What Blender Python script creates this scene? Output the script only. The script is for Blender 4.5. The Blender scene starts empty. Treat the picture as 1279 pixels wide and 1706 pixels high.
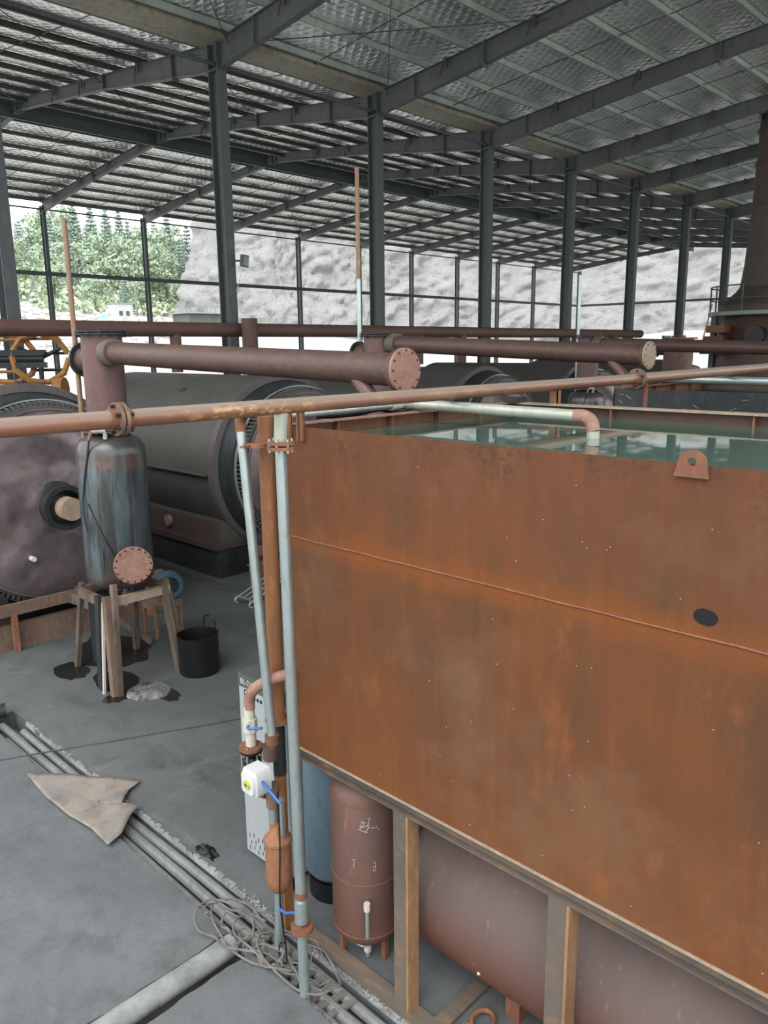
import bpy, bmesh, math, random
from mathutils import Vector, Matrix, noise
random.seed(7)
S = bpy.context.scene
COL = S.collection
PI = math.pi
V = Vector
# ------------------------------------------------------------ camera
cam = bpy.data.cameras.new('camera'); camo = bpy.data.objects.new('camera', cam); COL.objects.link(camo)
cam.sensor_fit = 'VERTICAL'; cam.sensor_height = 36; cam.lens = 1285/1706*36
cam.clip_start = .05; cam.clip_end = 900
def cam_basis(pitch, roll, yaw):
    th, ya, ro = map(math.radians, (pitch, yaw, roll))
    fw = V((math.cos(th)*math.cos(ya), math.cos(th)*math.sin(ya), -math.sin(th)))
    r = V((math.sin(ya), -math.cos(ya), 0)); u = r.cross(fw)
    r2 = r*math.cos(ro)+u*math.sin(ro); u2 = -r*math.sin(ro)+u*math.cos(ro)
    return r2, u2, fw
r_, u_, f_ = cam_basis(12.0, -.6, 44.0)
M = Matrix((( r_.x, u_.x, -f_.x, 0), (r_.y, u_.y, -f_.y, 0), (r_.z, u_.z, -f_.z, 4.0), (0, 0, 0, 1)))
camo.matrix_world = M
S.camera = camo
# ------------------------------------------------------------ light: an overcast sky
W = bpy.data.worlds.new('overcast_sky'); S.world = W; W.use_nodes = True
wn = W.node_tree; bg = wn.nodes['Background']
tc = wn.nodes.new('ShaderNodeTexCoord'); mp = wn.nodes.new('ShaderNodeMapping'); ns = wn.nodes.new('ShaderNodeTexNoise')
cr = wn.nodes.new('ShaderNodeValToRGB'); ns.inputs['Scale'].default_value = 2.2; ns.inputs['Detail'].default_value = 4
cr.color_ramp.elements[0].color = (.86, .90, .95, 1); cr.color_ramp.elements[1].color = (1, 1, 1, 1)
wn.links.new(tc.outputs['Generated'], mp.inputs[0]); wn.links.new(mp.outputs[0], ns.inputs['Vector'])
wn.links.new(ns.outputs[0], cr.inputs[0]); wn.links.new(cr.outputs[0], bg.inputs[0])
bg.inputs[1].default_value = 1.0
sd = bpy.data.lights.new('hazy_sun', 'SUN'); sd.energy = .9; sd.angle = math.radians(50); sd.color = (1, .98, .95)
so = bpy.data.objects.new('hazy_sun', sd); COL.objects.link(so); so.rotation_euler = (math.radians(38), 0, math.radians(-60))
S.view_settings.view_transform = 'Standard'; S.view_settings.look = 'None'
S.view_settings.gamma = 1; S.view_settings.use_curve_mapping = False
S.view_settings.exposure = 1.75

# ------------------------------------------------------------ materials
def lin(c):
    return tuple(((x/255)/12.92 if x/255 <= .04045 else ((x/255+.055)/1.055)**2.4) for x in c)
class MatB:
    def __init__(s, name):
        s.m = bpy.data.materials.new(name); s.m.use_nodes = True; s.t = s.m.node_tree
        s.b = s.t.nodes['Principled BSDF']; s.tc = s.t.nodes.new('ShaderNodeTexCoord')
    def n(s, k, **kw):
        o = s.t.nodes.new(k)
        for a, v in kw.items(): setattr(o, a, v)
        return o
    def link(s, a, b): s.t.links.new(a, b)
    def vec(s, scale=(1, 1, 1)):
        m = s.n('ShaderNodeMapping'); m.inputs['Scale'].default_value = scale
        s.link(s.tc.outputs['Object'], m.inputs[0]); return m.outputs[0]
    def noise(s, scale, detail=6, stretch=(1, 1, 1), rough=.6, lo=.35, hi=.65, dist=0):
        t = s.n('ShaderNodeTexNoise'); t.inputs['Scale'].default_value = scale; t.inputs['Detail'].default_value = detail
        t.inputs['Roughness'].default_value = rough; t.inputs['Distortion'].default_value = dist
        s.link(s.vec(stretch), t.inputs['Vector'])
        r = s.n('ShaderNodeMapRange'); r.inputs[1].default_value = lo; r.inputs[2].default_value = hi
        s.link(t.outputs[0], r.inputs[0]); return r.outputs[0]
    def mix(s, f, a, b):
        m = s.n('ShaderNodeMix', data_type='RGBA')
        for sock, v in ((m.inputs[0], f), (m.inputs[6], a), (m.inputs[7], b)):
            if isinstance(v, (int, float)): sock.default_value = v
            elif isinstance(v, tuple): sock.default_value = (*v[:3], 1)
            else: s.link(v, sock)
        return m.outputs[2]
    def math(s, op, a, b=None):
        m = s.n('ShaderNodeMath', operation=op)
        for i, v in enumerate((a, b)):
            if v is None: continue
            if isinstance(v, (int, float)): m.inputs[i].default_value = v
            else: s.link(v, m.inputs[i])
        return m.outputs[0]
    def zsep(s):
        x = s.n('ShaderNodeSeparateXYZ'); s.link(s.tc.outputs['Object'], x.inputs[0]); return x.outputs
    def bump(s, h, strength=.3, dist=.01):
        b = s.n('ShaderNodeBump'); b.inputs['Strength'].default_value = strength; b.inputs['Distance'].default_value = dist
        s.link(h, b.inputs['Height']); s.link(b.outputs[0], s.b.inputs['Normal'])
    def done(s, col, rough=.6, metal=0., spec=.5):
        if isinstance(col, tuple): s.b.inputs['Base Color'].default_value = (*col[:3], 1)
        else: s.link(col, s.b.inputs['Base Color'])
        if isinstance(rough, (int, float)): s.b.inputs['Roughness'].default_value = rough
        else: s.link(rough, s.b.inputs['Roughness'])
        s.b.inputs['Metallic'].default_value = metal
        s.b.inputs['Specular IOR Level'].default_value = spec
        return s.m
KA = .74
def sc(c, k=None): return tuple(x*(KA if k is None else k) for x in c)
def blotchy(name, a, b, c, s1=1.5, s2=14, rough=.6, metal=0., stretch=(1, 1, .35), bump=.15, spec=.25, r2=None, k=None):
    a, b, c = sc(a, k), sc(b, k), sc(c, k)
    k_ = 0
    m = MatB(name)
    k = m.mix(m.noise(s1, 6, stretch), a, b)
    k = m.mix(m.noise(s2, 8, stretch, .7, .5, .75), k, c)
    m.bump(m.noise(s2*3, 4), bump, .004)
    rr = rough
    if r2 is not None:
        q = m.n('ShaderNodeMapRange'); q.inputs[3].default_value = rough; q.inputs[4].default_value = r2
        m.link(m.noise(s1*2, 4, stretch), q.inputs[0]); rr = q.outputs[0]
    return m.done(k, rr, metal, spec)

M_col = blotchy('dark grey paint', (.075, .09, .092), (.095, .112, .112), (.13, .14, .135), 1, 9, .55)
M_raft = blotchy('grey primer', (.11, .122, .118), (.15, .16, .152), (.08, .088, .084), .8, 7, .55)
M_raftd = blotchy('green grey primer', (.17, .205, .19), (.22, .25, .23), (.26, .28, .25), .8, 7, .6, k=1)
M_purl = blotchy('galvanised purlin', (.26, .31, .28), (.36, .41, .37), (.20, .23, .21), 1, 8, .45, .35, k=1)
M_purld = blotchy('shaded galvanised purlin', (.12, .125, .115), (.17, .17, .155), (.09, .09, .085), 1, 8, .6)  # darker copy of the galvanised purlin, shade of the left span put into colour
M_gut = blotchy('dusty gutter steel', (.30, .28, .22), (.42, .39, .30), (.12, .11, .10), .8, 6, .6)
M_black = MatB('black paint').done((.005, .005, .0055), .4, 0, .35)
M_brk = MatB('bracket dark').done((.05, .052, .05), .6)
M_galv = blotchy('galvanised pipe', (.36, .43, .42), (.47, .54, .53), (.30, .35, .33), 4, 30, .28, .65, bump=.05)
M_pgreen = blotchy('dull galvanised pipe', (.40, .43, .36), (.50, .53, .46), (.30, .31, .25), 4, 20, .38, .4, bump=.05)
def m_header():
    m = MatB('orange rust pipe with dust and painted sheen')
    c = m.mix(m.noise(2.0, 6, (1, 1, 1)), (0.184, 0.084, 0.050), (0.140, 0.068, 0.044))
    c = m.mix(m.noise(12, 8, (.35, 1, 1), .7, .52, .7), c, (0.240, 0.128, 0.060))
    y = m.n('ShaderNodeMapRange'); y.inputs[1].default_value = .55; y.inputs[2].default_value = .1; o = m.zsep()
    m.link(m.math('ABSOLUTE', m.math('SUBTRACT', o[0], 3.4)), y.inputs[0])
    c = m.mix(m.math('MULTIPLY', y.outputs[0], m.noise(30, 6, (.5, 1, 1), .7, .5, .62)), c, (0.400, 0.264, 0.104))
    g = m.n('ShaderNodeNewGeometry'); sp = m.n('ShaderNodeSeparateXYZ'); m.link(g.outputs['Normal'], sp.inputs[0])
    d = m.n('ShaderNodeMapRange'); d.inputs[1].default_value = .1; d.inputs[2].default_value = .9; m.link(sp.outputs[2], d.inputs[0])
    c = m.mix(m.math('MULTIPLY', d.outputs[0], .9), c, (.215, .185, .155))      # dust and sheen painted on the upward faces
    m.bump(m.noise(60, 4), .1, .003)
    return m.done(c, .42, .1, .5)
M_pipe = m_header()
M_rust = blotchy('rust', (.20, .082, .045), (.14, .062, .04), (.26, .12, .06), 4, 26, .72)
M_rustb = blotchy('bright rust', (.26, .115, .06), (.19, .085, .05), (.33, .18, .10), 6, 32, .72)
M_pink = blotchy('pinkish rust disc', (.30, .17, .13), (.23, .115, .09), (.40, .28, .22), 9, 40, .7, 0, (1, 1, 1))
M_tan = blotchy('tan dusty disc', (.33, .26, .19), (.27, .20, .145), (.46, .38, .29), 9, 40, .7, 0, (1, 1, 1))
M_mar = blotchy('maroon brown pipe', (.085, .052, .044), (.11, .066, .056), (.15, .09, .07), 2, 16, .42, .2, (1, 1, 1), r2=.55)
M_marr = blotchy('maroon vertical pipe', (.115, .07, .068), (.15, .085, .082), (.19, .11, .09), 2, 16, .42, .2, (1, 1, 1), r2=.55)
M_red = blotchy('brick red oxide', (.105, .058, .047), (.135, .078, .06), (.085, .055, .048), 1.5, 12, .6, 0, (1, 1, 1))
M_house = blotchy('sooty grey shell', (.075, .076, .068), (.095, .095, .085), (.06, .055, .05), 1.2, 10, .5, .25, (1, 1, 1), r2=.62)
M_soot = blotchy('black soot steel', (.022, .026, .028), (.035, .04, .042), (.06, .065, .065), 2, 15, .45, .2)
M_base = blotchy('brown furnace base', (.055, .038, .034), (.075, .05, .045), (.05, .045, .045), 1.5, 10, .6)
M_gear = blotchy('grey gear steel', (.095, .098, .092), (.13, .13, .125), (.07, .07, .065), 4, 30, .5, .4)
M_vess = None
M_lip = blotchy('grey brown lip', (.085, .075, .072), (.11, .095, .09), (.06, .055, .052), 1.5, 10, .5, .2)
M_plum = blotchy('plum sheet steel', (.17, .135, .14), (.23, .19, .195), (.14, .095, .085), 1.3, 6, .30, .55, (1, 1, 1), .1, r2=.5)
M_wood = blotchy('oily timber', (.05, .042, .035), (.18, .135, .10), (.012, .011, .01), 4, 9, .7, 0, (1, 1, .2))
M_frame = blotchy('orange brown channel', (.17, .11, .082), (.115, .075, .06), (.25, .165, .09), 4, 20, .65)
M_blk = blotchy('weathered channel steel', (.085, .078, .068), (.15, .12, .095), (.26, .16, .095), 3, 26, .6, .1, (1, .2, .2))
M_brnfl = blotchy('brown flange', (.15, .105, .08), (.20, .13, .09), (.28, .17, .10), 5, 24, .5, .2)
M_post = blotchy('orange brown post', (.27, .115, .045), (.19, .085, .042), (.32, .16, .06), 3, 18, .6)
M_legf = blotchy('tan rusted flange', (.30, .17, .085), (.22, .12, .065), (.36, .23, .12), 5, 24, .7)
M_cream = blotchy('cream pipe', (.45, .43, .36), (.52, .5, .43), (.33, .3, .24), 9, 40, .5)
M_blue = MatB('blue handle').done((.015, .08, .27), .4)
M_cab = blotchy('light grey cabinet', (.43, .47, .47), (.47, .51, .51), (.38, .42, .42), 1, 9, .5, k=.52)
M_hdr = MatB('dark green header').done((.05, .06, .055), .5)
M_white = MatB('white plastic').done((.40, .42, .42), .45)
M_chalk = MatB('chalk').done((.30, .24, .20), .9)
M_wtext = MatB('white print').done((.35, .37, .36), .7)
M_yel = MatB('yellow plastic').done((.33, .35, .03), .4)
M_redp = MatB('red plastic').done((.6, .05, .03), .4)
M_bluec = blotchy('blue grey drum paint', (.10, .155, .19), (.13, .19, .23), (.08, .12, .14), 3, 20, .45)
M_cable = blotchy('dusty cable', (.12, .115, .105), (.2, .19, .175), (.07, .07, .065), 6, 30, .7)
M_copper = blotchy('copper brown pole', (.27, .17, .11), (.20, .12, .08), (.42, .32, .22), 3, 14, .4, .4)
M_orange = blotchy('orange machine paint', (.42, .20, .05), (.30, .14, .05), (.14, .08, .05), 2, 9, .6, 0, (1, 1, 1))
M_stack = blotchy('stained stack steel', (.09, .068, .058), (.12, .095, .08), (.075, .078, .062), .6, 3, .6, .1, (1, 1, .3))
M_sheet = blotchy('dirty sheet', (.19, .185, .17), (.29, .235, .195), (.12, .12, .115), 2.5, 9, .8, 0, (1, 1, 1))
M_bark = MatB('bark').done((.13, .10, .075), .9)

def m_tank():
    m = MatB('tank rust'); o = m.zsep(); z = o[2]; y = o[1]
    w = m.noise(2.2, 5, (1, 1, 1), .6, 0, 1)
    base = m.mix(m.noise(1.1, 7, (1, 1, .8), .6, .38, .62), (0.101, 0.038, 0.015), (0.072, 0.033, 0.017))
    base = m.mix(m.noise(2.6, 8, (1, 1, .5), .65, .5, .72), base, (0.058, 0.033, 0.017))
    # upper plate: mauve tint
    up = m.n('ShaderNodeMapRange'); up.inputs[1].default_value = 2.98; up.inputs[2].default_value = 3.5
    m.link(m.math('ADD', z, m.math('MULTIPLY', w, .12)), up.inputs[0])
    base = m.mix(m.math('MULTIPLY', up.outputs[0], .55), base, (0.095, 0.038, 0.021))
    # orange band along the seam
    d = m.math('ABSOLUTE', m.math('SUBTRACT', z, 2.865)); d = m.math('ADD', d, m.math('MULTIPLY', m.noise(3.5, 6, (1, 1, .5), .6, .3, .7), .10))
    sb = m.n('ShaderNodeMapRange'); sb.inputs[1].default_value = .17; sb.inputs[2].default_value = .045; m.link(d, sb.inputs[0])
    base = m.mix(m.math('MULTIPLY', sb.outputs[0], .68), base, (0.150, 0.046, 0.011))
    # orange lower half
    lo = m.n('ShaderNodeMapRange'); lo.inputs[1].default_value = 2.6; lo.inputs[2].default_value = 1.5
    m.link(m.math('ADD', z, m.math('MULTIPLY', w, .5)), lo.inputs[0])
    base = m.mix(m.math('MULTIPLY', lo.outputs[0], .55), base, (0.126, 0.043, 0.014))
    base = m.mix(m.math('MULTIPLY', m.noise(.9, 7, (1, 1, 1), .62, .5, .66), .7), base, (.115, .062, .034))
    base = m.mix(m.math('MULTIPLY', m.noise(3.4, 8, (1, 1, .6), .7, .56, .74), .5), base, (.20, .068, .022))
    # fine vertical runs
    runs = m.noise(16, 6, (1, 1, .06), .65, .5, .78)
    base = m.mix(m.math('MULTIPLY', runs, .25), base, (0.153, 0.058, 0.018))
    runs2 = m.noise(9, 6, (1, 1, .08), .65, .5, .8)
    base = m.mix(m.math('MULTIPLY', runs2, .28), base, (0.052, 0.025, 0.013))
    # dark scale patches under the rim
    rim = m.n('ShaderNodeMapRange'); rim.inputs[1].default_value = 3.30; rim.inputs[2].default_value = 3.5; m.link(z, rim.inputs[0])
    sc = m.math('MULTIPLY', rim.outputs[0], m.math('MULTIPLY', m.noise(2.3, 4, (1, 1, 1), .6, .45, .6), m.noise(26, 6, (1, 1, 1), .7, .42, .62)))
    base = m.mix(m.math('MULTIPLY', sc, .8), base, (0.031, 0.025, 0.018))
    # one orange streak
    st = m.n('ShaderNodeMapRange'); st.inputs[1].default_value = .035; st.inputs[2].default_value = .008
    m.link(m.math('ABSOLUTE', m.math('SUBTRACT', y, m.math('ADD', 2.085, m.math('MULTIPLY', w, .03)))), st.inputs[0])
    zz = m.n('ShaderNodeMapRange'); zz.inputs[1].default_value = 1.5; zz.inputs[2].default_value = 2.75; m.link(z, zz.inputs[0])
    zt = m.n('ShaderNodeMapRange'); zt.inputs[1].default_value = 2.8; zt.inputs[2].default_value = 2.74; m.link(z, zt.inputs[0])
    base = m.mix(m.math('MULTIPLY', m.math('MULTIPLY', m.math('MULTIPLY', st.outputs[0], zt.outputs[0]), zz.outputs[0]), .7), base, (0.220, 0.083, 0.021))
    m.bump(m.noise(60, 4), .12, .003)
    return m.done(base, .8, 0, .12)
M_tank = m_tank()
def m_vessel():
    m = MatB('oily vessel steel')
    c = m.mix(m.noise(2.5, 5, (1, 1, .3)), (0.044, 0.058, 0.062), (0.092, 0.120, 0.130))
    c = m.mix(m.noise(5, 7, (1, 1, .12), .7, .46, .6), c, (0.028, 0.029, 0.027))
    c = m.mix(m.noise(9, 7, (1, 1, .1), .7, .58, .64), c, (0.006, 0.007, 0.008))
    z = m.zsep()[2]
    band = m.n('ShaderNodeMapRange'); band.inputs[1].default_value = .12; band.inputs[2].default_value = .02
    m.link(m.math('ABSOLUTE', m.math('SUBTRACT', z, 2.72)), band.inputs[0])
    c = m.mix(m.math('MULTIPLY', m.math('MULTIPLY', band.outputs[0], m.noise(8, 5)), .6), c, (0.176, 0.080, 0.056))
    sh = m.n('ShaderNodeMapRange'); sh.inputs[1].default_value = 2.66; sh.inputs[2].default_value = 2.9; m.link(z, sh.inputs[0])
    c = m.mix(m.math('MULTIPLY', sh.outputs[0], .7), c, (.045, .036, .034))
    lo = m.n('ShaderNodeMapRange'); lo.inputs[1].default_value = 1.5; lo.inputs[2].default_value = 1.2; m.link(z, lo.inputs[0])
    c = m.mix(m.math('MULTIPLY', lo.outputs[0], .7), c, (0.080, 0.044, 0.036))
    return m.done(c, .3, .3, .6)
M_vess = m_vessel()
def m_rusttank2(name, a, b, zlo, zhi, ca):
    m = MatB(name)
    c = m.mix(m.noise(2.2, 6, (1, 1, .6)), a, b)
    z = m.zsep()[2]
    g = m.n('ShaderNodeMapRange'); g.inputs[1].default_value = zhi; g.inputs[2].default_value = zlo
    m.link(m.math('ADD', z, m.math('MULTIPLY', m.noise(3, 5, (1, 1, .4), .6, 0, 1), .3)), g.inputs[0])
    c = m.mix(m.math('MULTIPLY', g.outputs[0], .9), c, ca)
    c = m.mix(m.noise(20, 6, (1, 1, .15), .7, .6, .8), c, (.26, .13, .09))
    m.bump(m.noise(50, 4), .1, .003)
    return m.done(c, .6, .05, .25)
M_buf = m_rusttank2('buffer tank rust', (0.083, 0.049, 0.042), (0.115, 0.063, 0.048), .1, .75, (0.108, 0.049, 0.032))
M_big = m_rusttank2('big cylinder rust', (0.083, 0.061, 0.056), (0.101, 0.071, 0.063), .45, .95, (0.122, 0.042, 0.023))
def m_foil():
    m = MatB('wrinkled foil insulation')
    # diamond netting pressed in the foil + wrinkles
    def wave(rot, sc):
        mp = m.n('ShaderNodeMapping'); mp.inputs['Rotation'].default_value = (0, 0, rot)
        m.link(m.tc.outputs['Object'], mp.inputs[0])
        w = m.n('ShaderNodeTexWave'); w.inputs['Scale'].default_value = sc; w.inputs['Distortion'].default_value = 1.2
        w.inputs['Detail Scale'].default_value = 1.0
        m.link(mp.outputs[0], w.inputs[0]); return w.outputs['Fac']
    h = m.math('MAXIMUM', wave(.62, 1.25), wave(-.62, 1.25))
    n = m.noise(.9, 6, (1.6, .5, 1), .6, 0, 1)
    n2 = m.noise(3.5, 5, (1, .6, 1), .6, 0, 1)
    hh = m.math('ADD', m.math('MULTIPLY', h, .5), m.math('ADD', m.math('MULTIPLY', n, 1.3), m.math('MULTIPLY', n2, .7)))
    m.bump(hh, .75, .10)
    c = m.mix(m.noise(.35, 4, (1, 1, 1)), (.93, .95, .92), (.74, .77, .73))
    c = m.mix(m.noise(2.0, 6, (1, 1, 1), .7, .55, .75), c, (.5, .52, .49))
    return m.done(c, .27, .9, .5)
M_foil = m_foil()
def m_conc(name, a, b, c3, s=.7):
    m = MatB(name)
    c = m.mix(m.noise(s, 8, (1, 1, 1), .65, .35, .65), a, b)
    c = m.mix(m.noise(3.0, 8, (1, 1, 1), .7, .5, .75), c, c3)
    sp = m.noise(120, 3, (1, 1, 1), .7, .62, .72)
    c = m.mix(m.math('MULTIPLY', sp, .35), c, (.38, .38, .38))
    m.bump(m.noise(9, 10, (1, 1, 1), .75, 0, 1), .5, .02)
    return m, c
def m_floor():
    m, c = m_conc('worn concrete', (0.088, 0.096, 0.099), (0.120, 0.128, 0.131), (0.064, 0.070, 0.071))
    o = m.zsep(); x, y = o[0], o[1]
    # soot and oil trodden in around the reactors (x > 3)
    g = m.n('ShaderNodeMapRange'); g.inputs[1].default_value = 2.7; g.inputs[2].default_value = 5.2
    m.link(m.math('ADD', x, m.math('MULTIPLY', m.noise(.8, 6, (1, 1, 1), .6, 0, 1), 1.6)), g.inputs[0])
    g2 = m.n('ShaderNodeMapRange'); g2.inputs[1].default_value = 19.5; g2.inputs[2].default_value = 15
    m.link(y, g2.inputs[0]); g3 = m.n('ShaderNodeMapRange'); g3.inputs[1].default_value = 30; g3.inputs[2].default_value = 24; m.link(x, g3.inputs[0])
    class G: outputs = [m.math('MULTIPLY', g.outputs[0], m.math('MULTIPLY', g2.outputs[0], g3.outputs[0]))]
    g = G
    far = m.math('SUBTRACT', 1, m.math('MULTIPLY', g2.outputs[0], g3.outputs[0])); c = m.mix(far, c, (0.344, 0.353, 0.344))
    c = m.mix(m.math('MULTIPLY', g.outputs[0], .62), c, (0.032, 0.035, 0.035))
    sw = m.noise(1.3, 7, (1, .35, 1), .7, .52, .72, .6)
    c = m.mix(m.math('MULTIPLY', m.math('MULTIPLY', sw, g.outputs[0]), .8), c, (0.012, 0.013, 0.013))
    sw2 = m.noise(2.1, 7, (.4, 1, 1), .7, .58, .75, .5)
    c = m.mix(m.math('MULTIPLY', sw2, .6), c, (0.160, 0.165, 0.165))
    sw3 = m.noise(.9, 9, (1, .55, 1), .72, .47, .66, 1.6)
    c = m.mix(m.math('MULTIPLY', sw3, .42), c, (.055, .062, .064))
    sw4 = m.noise(4, 9, (1, .3, 1), .75, .6, .75, .8)
    c = m.mix(m.math('MULTIPLY', sw4, .4), c, (.20, .205, .205))
    return m.done(c, .62, 0, .3)
M_floor = m_floor()
m, c = m_conc('pale broken concrete', (.12, .125, .125), (.24, .25, .25), (.06, .06, .06), 4); M_pale = m.done(c, .85)
m, c = m_conc('trench dirt', (.10, .10, .095), (.16, .155, .15), (.06, .06, .058), 3); M_dirt = m.done(c, .9)
m, c = m_conc('pale gravel ground', (.29, .28, .265), (.38, .37, .355), (.20, .18, .155), .25); M_grav = m.done(c, .9)
def m_cliff():
    m = MatB('quarried rock')
    def strata(rot, st, sc, lo, hi, dist):
        mp = m.n('ShaderNodeMapping'); mp.inputs['Rotation'].default_value = (rot, rot*.6, 0); mp.inputs['Scale'].default_value = st
        m.link(m.tc.outputs['Object'], mp.inputs[0])
        t = m.n('ShaderNodeTexNoise'); t.inputs['Scale'].default_value = sc; t.inputs['Detail'].default_value = 9; t.inputs['Roughness'].default_value = .7; t.inputs['Distortion'].default_value = dist
        m.link(mp.outputs[0], t.inputs['Vector'])
        r = m.n('ShaderNodeMapRange'); r.inputs[1].default_value = lo; r.inputs[2].default_value = hi
        m.link(t.outputs[0], r.inputs[0]); return r.outputs[0]
    a = strata(.8, (1, 1, 3), .25, .36, .64, 1.2)
    c = m.mix(a, (.66, .66, .65), (.80, .80, .79))
    c = m.mix(m.math('MULTIPLY', strata(.75, (1, 1, 3.4), 1.3, .50, .60, 2.6), .8), c, (.40, .405, .40))
    c = m.mix(m.math('MULTIPLY', strata(.6, (1, 1, 2.2), 3.2, .52, .62, 2.4), .7), c, (.66, .66, .65))
    m.bump(m.math('ADD', strata(.8, (1, 1, 3.2), 1.1, 0, 1, 2.2), m.math('MULTIPLY', strata(.9, (1, 1, 2.6), 3.0, .35, .65, 2.5), .5)), 1, .8)
    return m.done(c, .9, 0, .2)
M_cliff = m_cliff()
def m_leaf(name, a, b):  # foliage colours are paled to stand in for distant haze
    m = MatB(name); c = m.mix(m.noise(.6, 3, (1, 1, 1), .6, .35, .65), a, b); return m.done(c, .8, 0, .2)
M_leaf = m_leaf('haze-paled broad leaves', (.31, .40, .28), (.40, .48, .35))
M_leafd = m_leaf('haze-paled conifer needles', (.27, .35, .30), (.34, .41, .35))
M_bush = m_leaf('bush leaves', (.34, .42, .27), (.43, .50, .35))
def m_water():
    m = MatB('green cooling water')
    m.bump(m.noise(2.5, 3, (1, 1, 1), .5, 0, 1), .04, .01)
    return m.done((.055, .095, .075), .03, 0, .9)
M_water = m_water()

# ------------------------------------------------------------ geometry builder (world coordinates)
def frame_of(d, up=V((0, 0, 1))):
    d = d.normalized()
    if abs(d.dot(up)) > .98: up = V((1, 0, 0)) if abs(d.x) < .9 else V((0, 1, 0))
    a = d.cross(up).normalized(); b = a.cross(d).normalized()
    return a, b, d
class MB:
    def __init__(s): s.v = []; s.f = []
    def add(s, vs, fs):
        k = len(s.v); s.v += [V(v) for v in vs]; s.f += [tuple(i+k for i in f) for f in fs]; return s
    def box(s, x0, x1, y0, y1, z0, z1):
        vs = [(x, y, z) for x in (x0, x1) for y in (y0, y1) for z in (z0, z1)]
        return s.add(vs, [(0, 1, 3, 2), (4, 6, 7, 5), (0, 4, 5, 1), (2, 3, 7, 6), (0, 2, 6, 4), (1, 5, 7, 3)])
    def prof(s, p0, p1, poly, up=V((0, 0, 1)), poly1=None):
        """extrude a 2-D polygon (side, up) from p0 to p1"""
        p0, p1 = V(p0), V(p1); a, b, d = frame_of(p1-p0, up); n = len(poly); poly1 = poly1 or poly
        vs = [p0+a*x+b*y for x, y in poly]+[p1+a*x+b*y for x, y in poly1]
        fs = [(i, (i+1) % n, n+(i+1) % n, n+i) for i in range(n)]+[tuple(range(n-1, -1, -1)), tuple(range(n, 2*n))]
        return s.add(vs, fs)
    def beam(s, p0, p1, w, h, up=V((0, 0, 1))):
        return s.prof(p0, p1, [(-w/2, -h/2), (w/2, -h/2), (w/2, h/2), (-w/2, h/2)], up)
    def ibeam(s, p0, p1, w, h, t=.02, up=V((0, 0, 1)), h1=None):
        def P(h):
            a, b, c = w/2, h/2, t/2
            return [(-a, -b), (a, -b), (a, -b+t), (c, -b+t), (c, b-t), (a, b-t), (a, b), (-a, b), (-a, b-t), (-c, b-t), (-c, -b+t), (-a, -b+t)]
        return s.prof(p0, p1, P(h), up, P(h1 or h))
    def chan(s, p0, p1, w, h, t=.01, up=V((0, 0, 1)), flip=1):
        q = [(0, -h/2), (w, -h/2), (w, -h/2+t), (t, -h/2+t), (t, h/2-t), (w, h/2-t), (w, h/2), (0, h/2)]
        q = [((x-w/2)*flip, y) for x, y in q]
        if flip < 0: q.reverse()
        return s.prof(p0, p1, q, up)
    def cyl(s, p0, p1, r0, r1=None, n=20, cap=True):
        return s.lathe(p0, p1, [(0, r0), (1, r0 if r1 is None else r1)], n, cap, rel=True)
    def lathe(s, p0, p1, prof, n=24, cap=True, rel=False, arc=None, up=V((0, 0, 1))):
        """revolve (t, r) profile about the axis p0->p1; t in metres, or 0..1 when rel"""
        p0, p1 = V(p0), V(p1); a, b, d = frame_of(p1-p0, up); L = (p1-p0).length if rel else 1
        vs = []; fs = []; full = arc is None; a0, a1 = arc or (0, 2*PI); m = n if full else n+1
        for t, r in prof:
            for i in range(m):
                q = a0+(a1-a0)*i/n; vs.append(p0+d*t*L+a*r*math.cos(q)+b*r*math.sin(q))
        for j in range(len(prof)-1):
            for i in range(n):
                k = (i+1) % m if full else i+1
                fs.append((j*m+i, j*m+k, (j+1)*m+k, (j+1)*m+i))
        if cap and full:
            if prof[0][1] > 1e-5: fs.append(tuple(range(m-1, -1, -1)))
            if prof[-1][1] > 1e-5: fs.append(tuple(range((len(prof)-1)*m, len(prof)*m)))
        return s.add(vs, fs)
    def tube(s, pts, r, n=10, smooth=0, closed=False):
        pts = [V(p) for p in pts]
        if smooth:
            q = []
            for i in range(len(pts)-1):
                p0 = pts[max(i-1, 0)]; p1 = pts[i]; p2 = pts[i+1]; p3 = pts[min(i+2, len(pts)-1)]
                for k in range(smooth):
                    t = k/smooth
                    q.append(.5*((2*p1)+(p2-p0)*t+(2*p0-5*p1+4*p2-p3)*t*t+(3*p1-p0-3*p2+p3)*t**3))
            q.append(pts[-1]); pts = q
        vs = []; fs = []; N = len(pts); a = None
        for i, p in enumerate(pts):
            d = (pts[min(i+1, N-1)]-pts[max(i-1, 0)]).normalized()
            if a is None: a, b, _ = frame_of(d)
            else:
                a = (a-d*a.dot(d)).normalized(); b = a.cross(d)
            rr = r[i] if isinstance(r, (list, tuple)) else r
            for k in range(n):
                q = 2*PI*k/n; vs.append(p+a*rr*math.cos(q)+b*rr*math.sin(q))
        for i in range(N-1):
            for k in range(n):
                l = (k+1) % n; fs.append((i*n+k, i*n+l, (i+1)*n+l, (i+1)*n+k))
        fs += [tuple(range(n-1, -1, -1)), tuple(range((N-1)*n, N*n))]
        return s.add(vs, fs)
    def bolts(s, c, d, R, n, r=.012, h=.02, a0=0):
        a, b, d = frame_of(V(d))
        for i in range(n):
            q = a0+2*PI*i/n; p = V(c)+a*R*math.cos(q)+b*R*math.sin(q)
            s.cyl(p-d*h/2, p+d*h/2, r, n=6)
        return s
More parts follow.
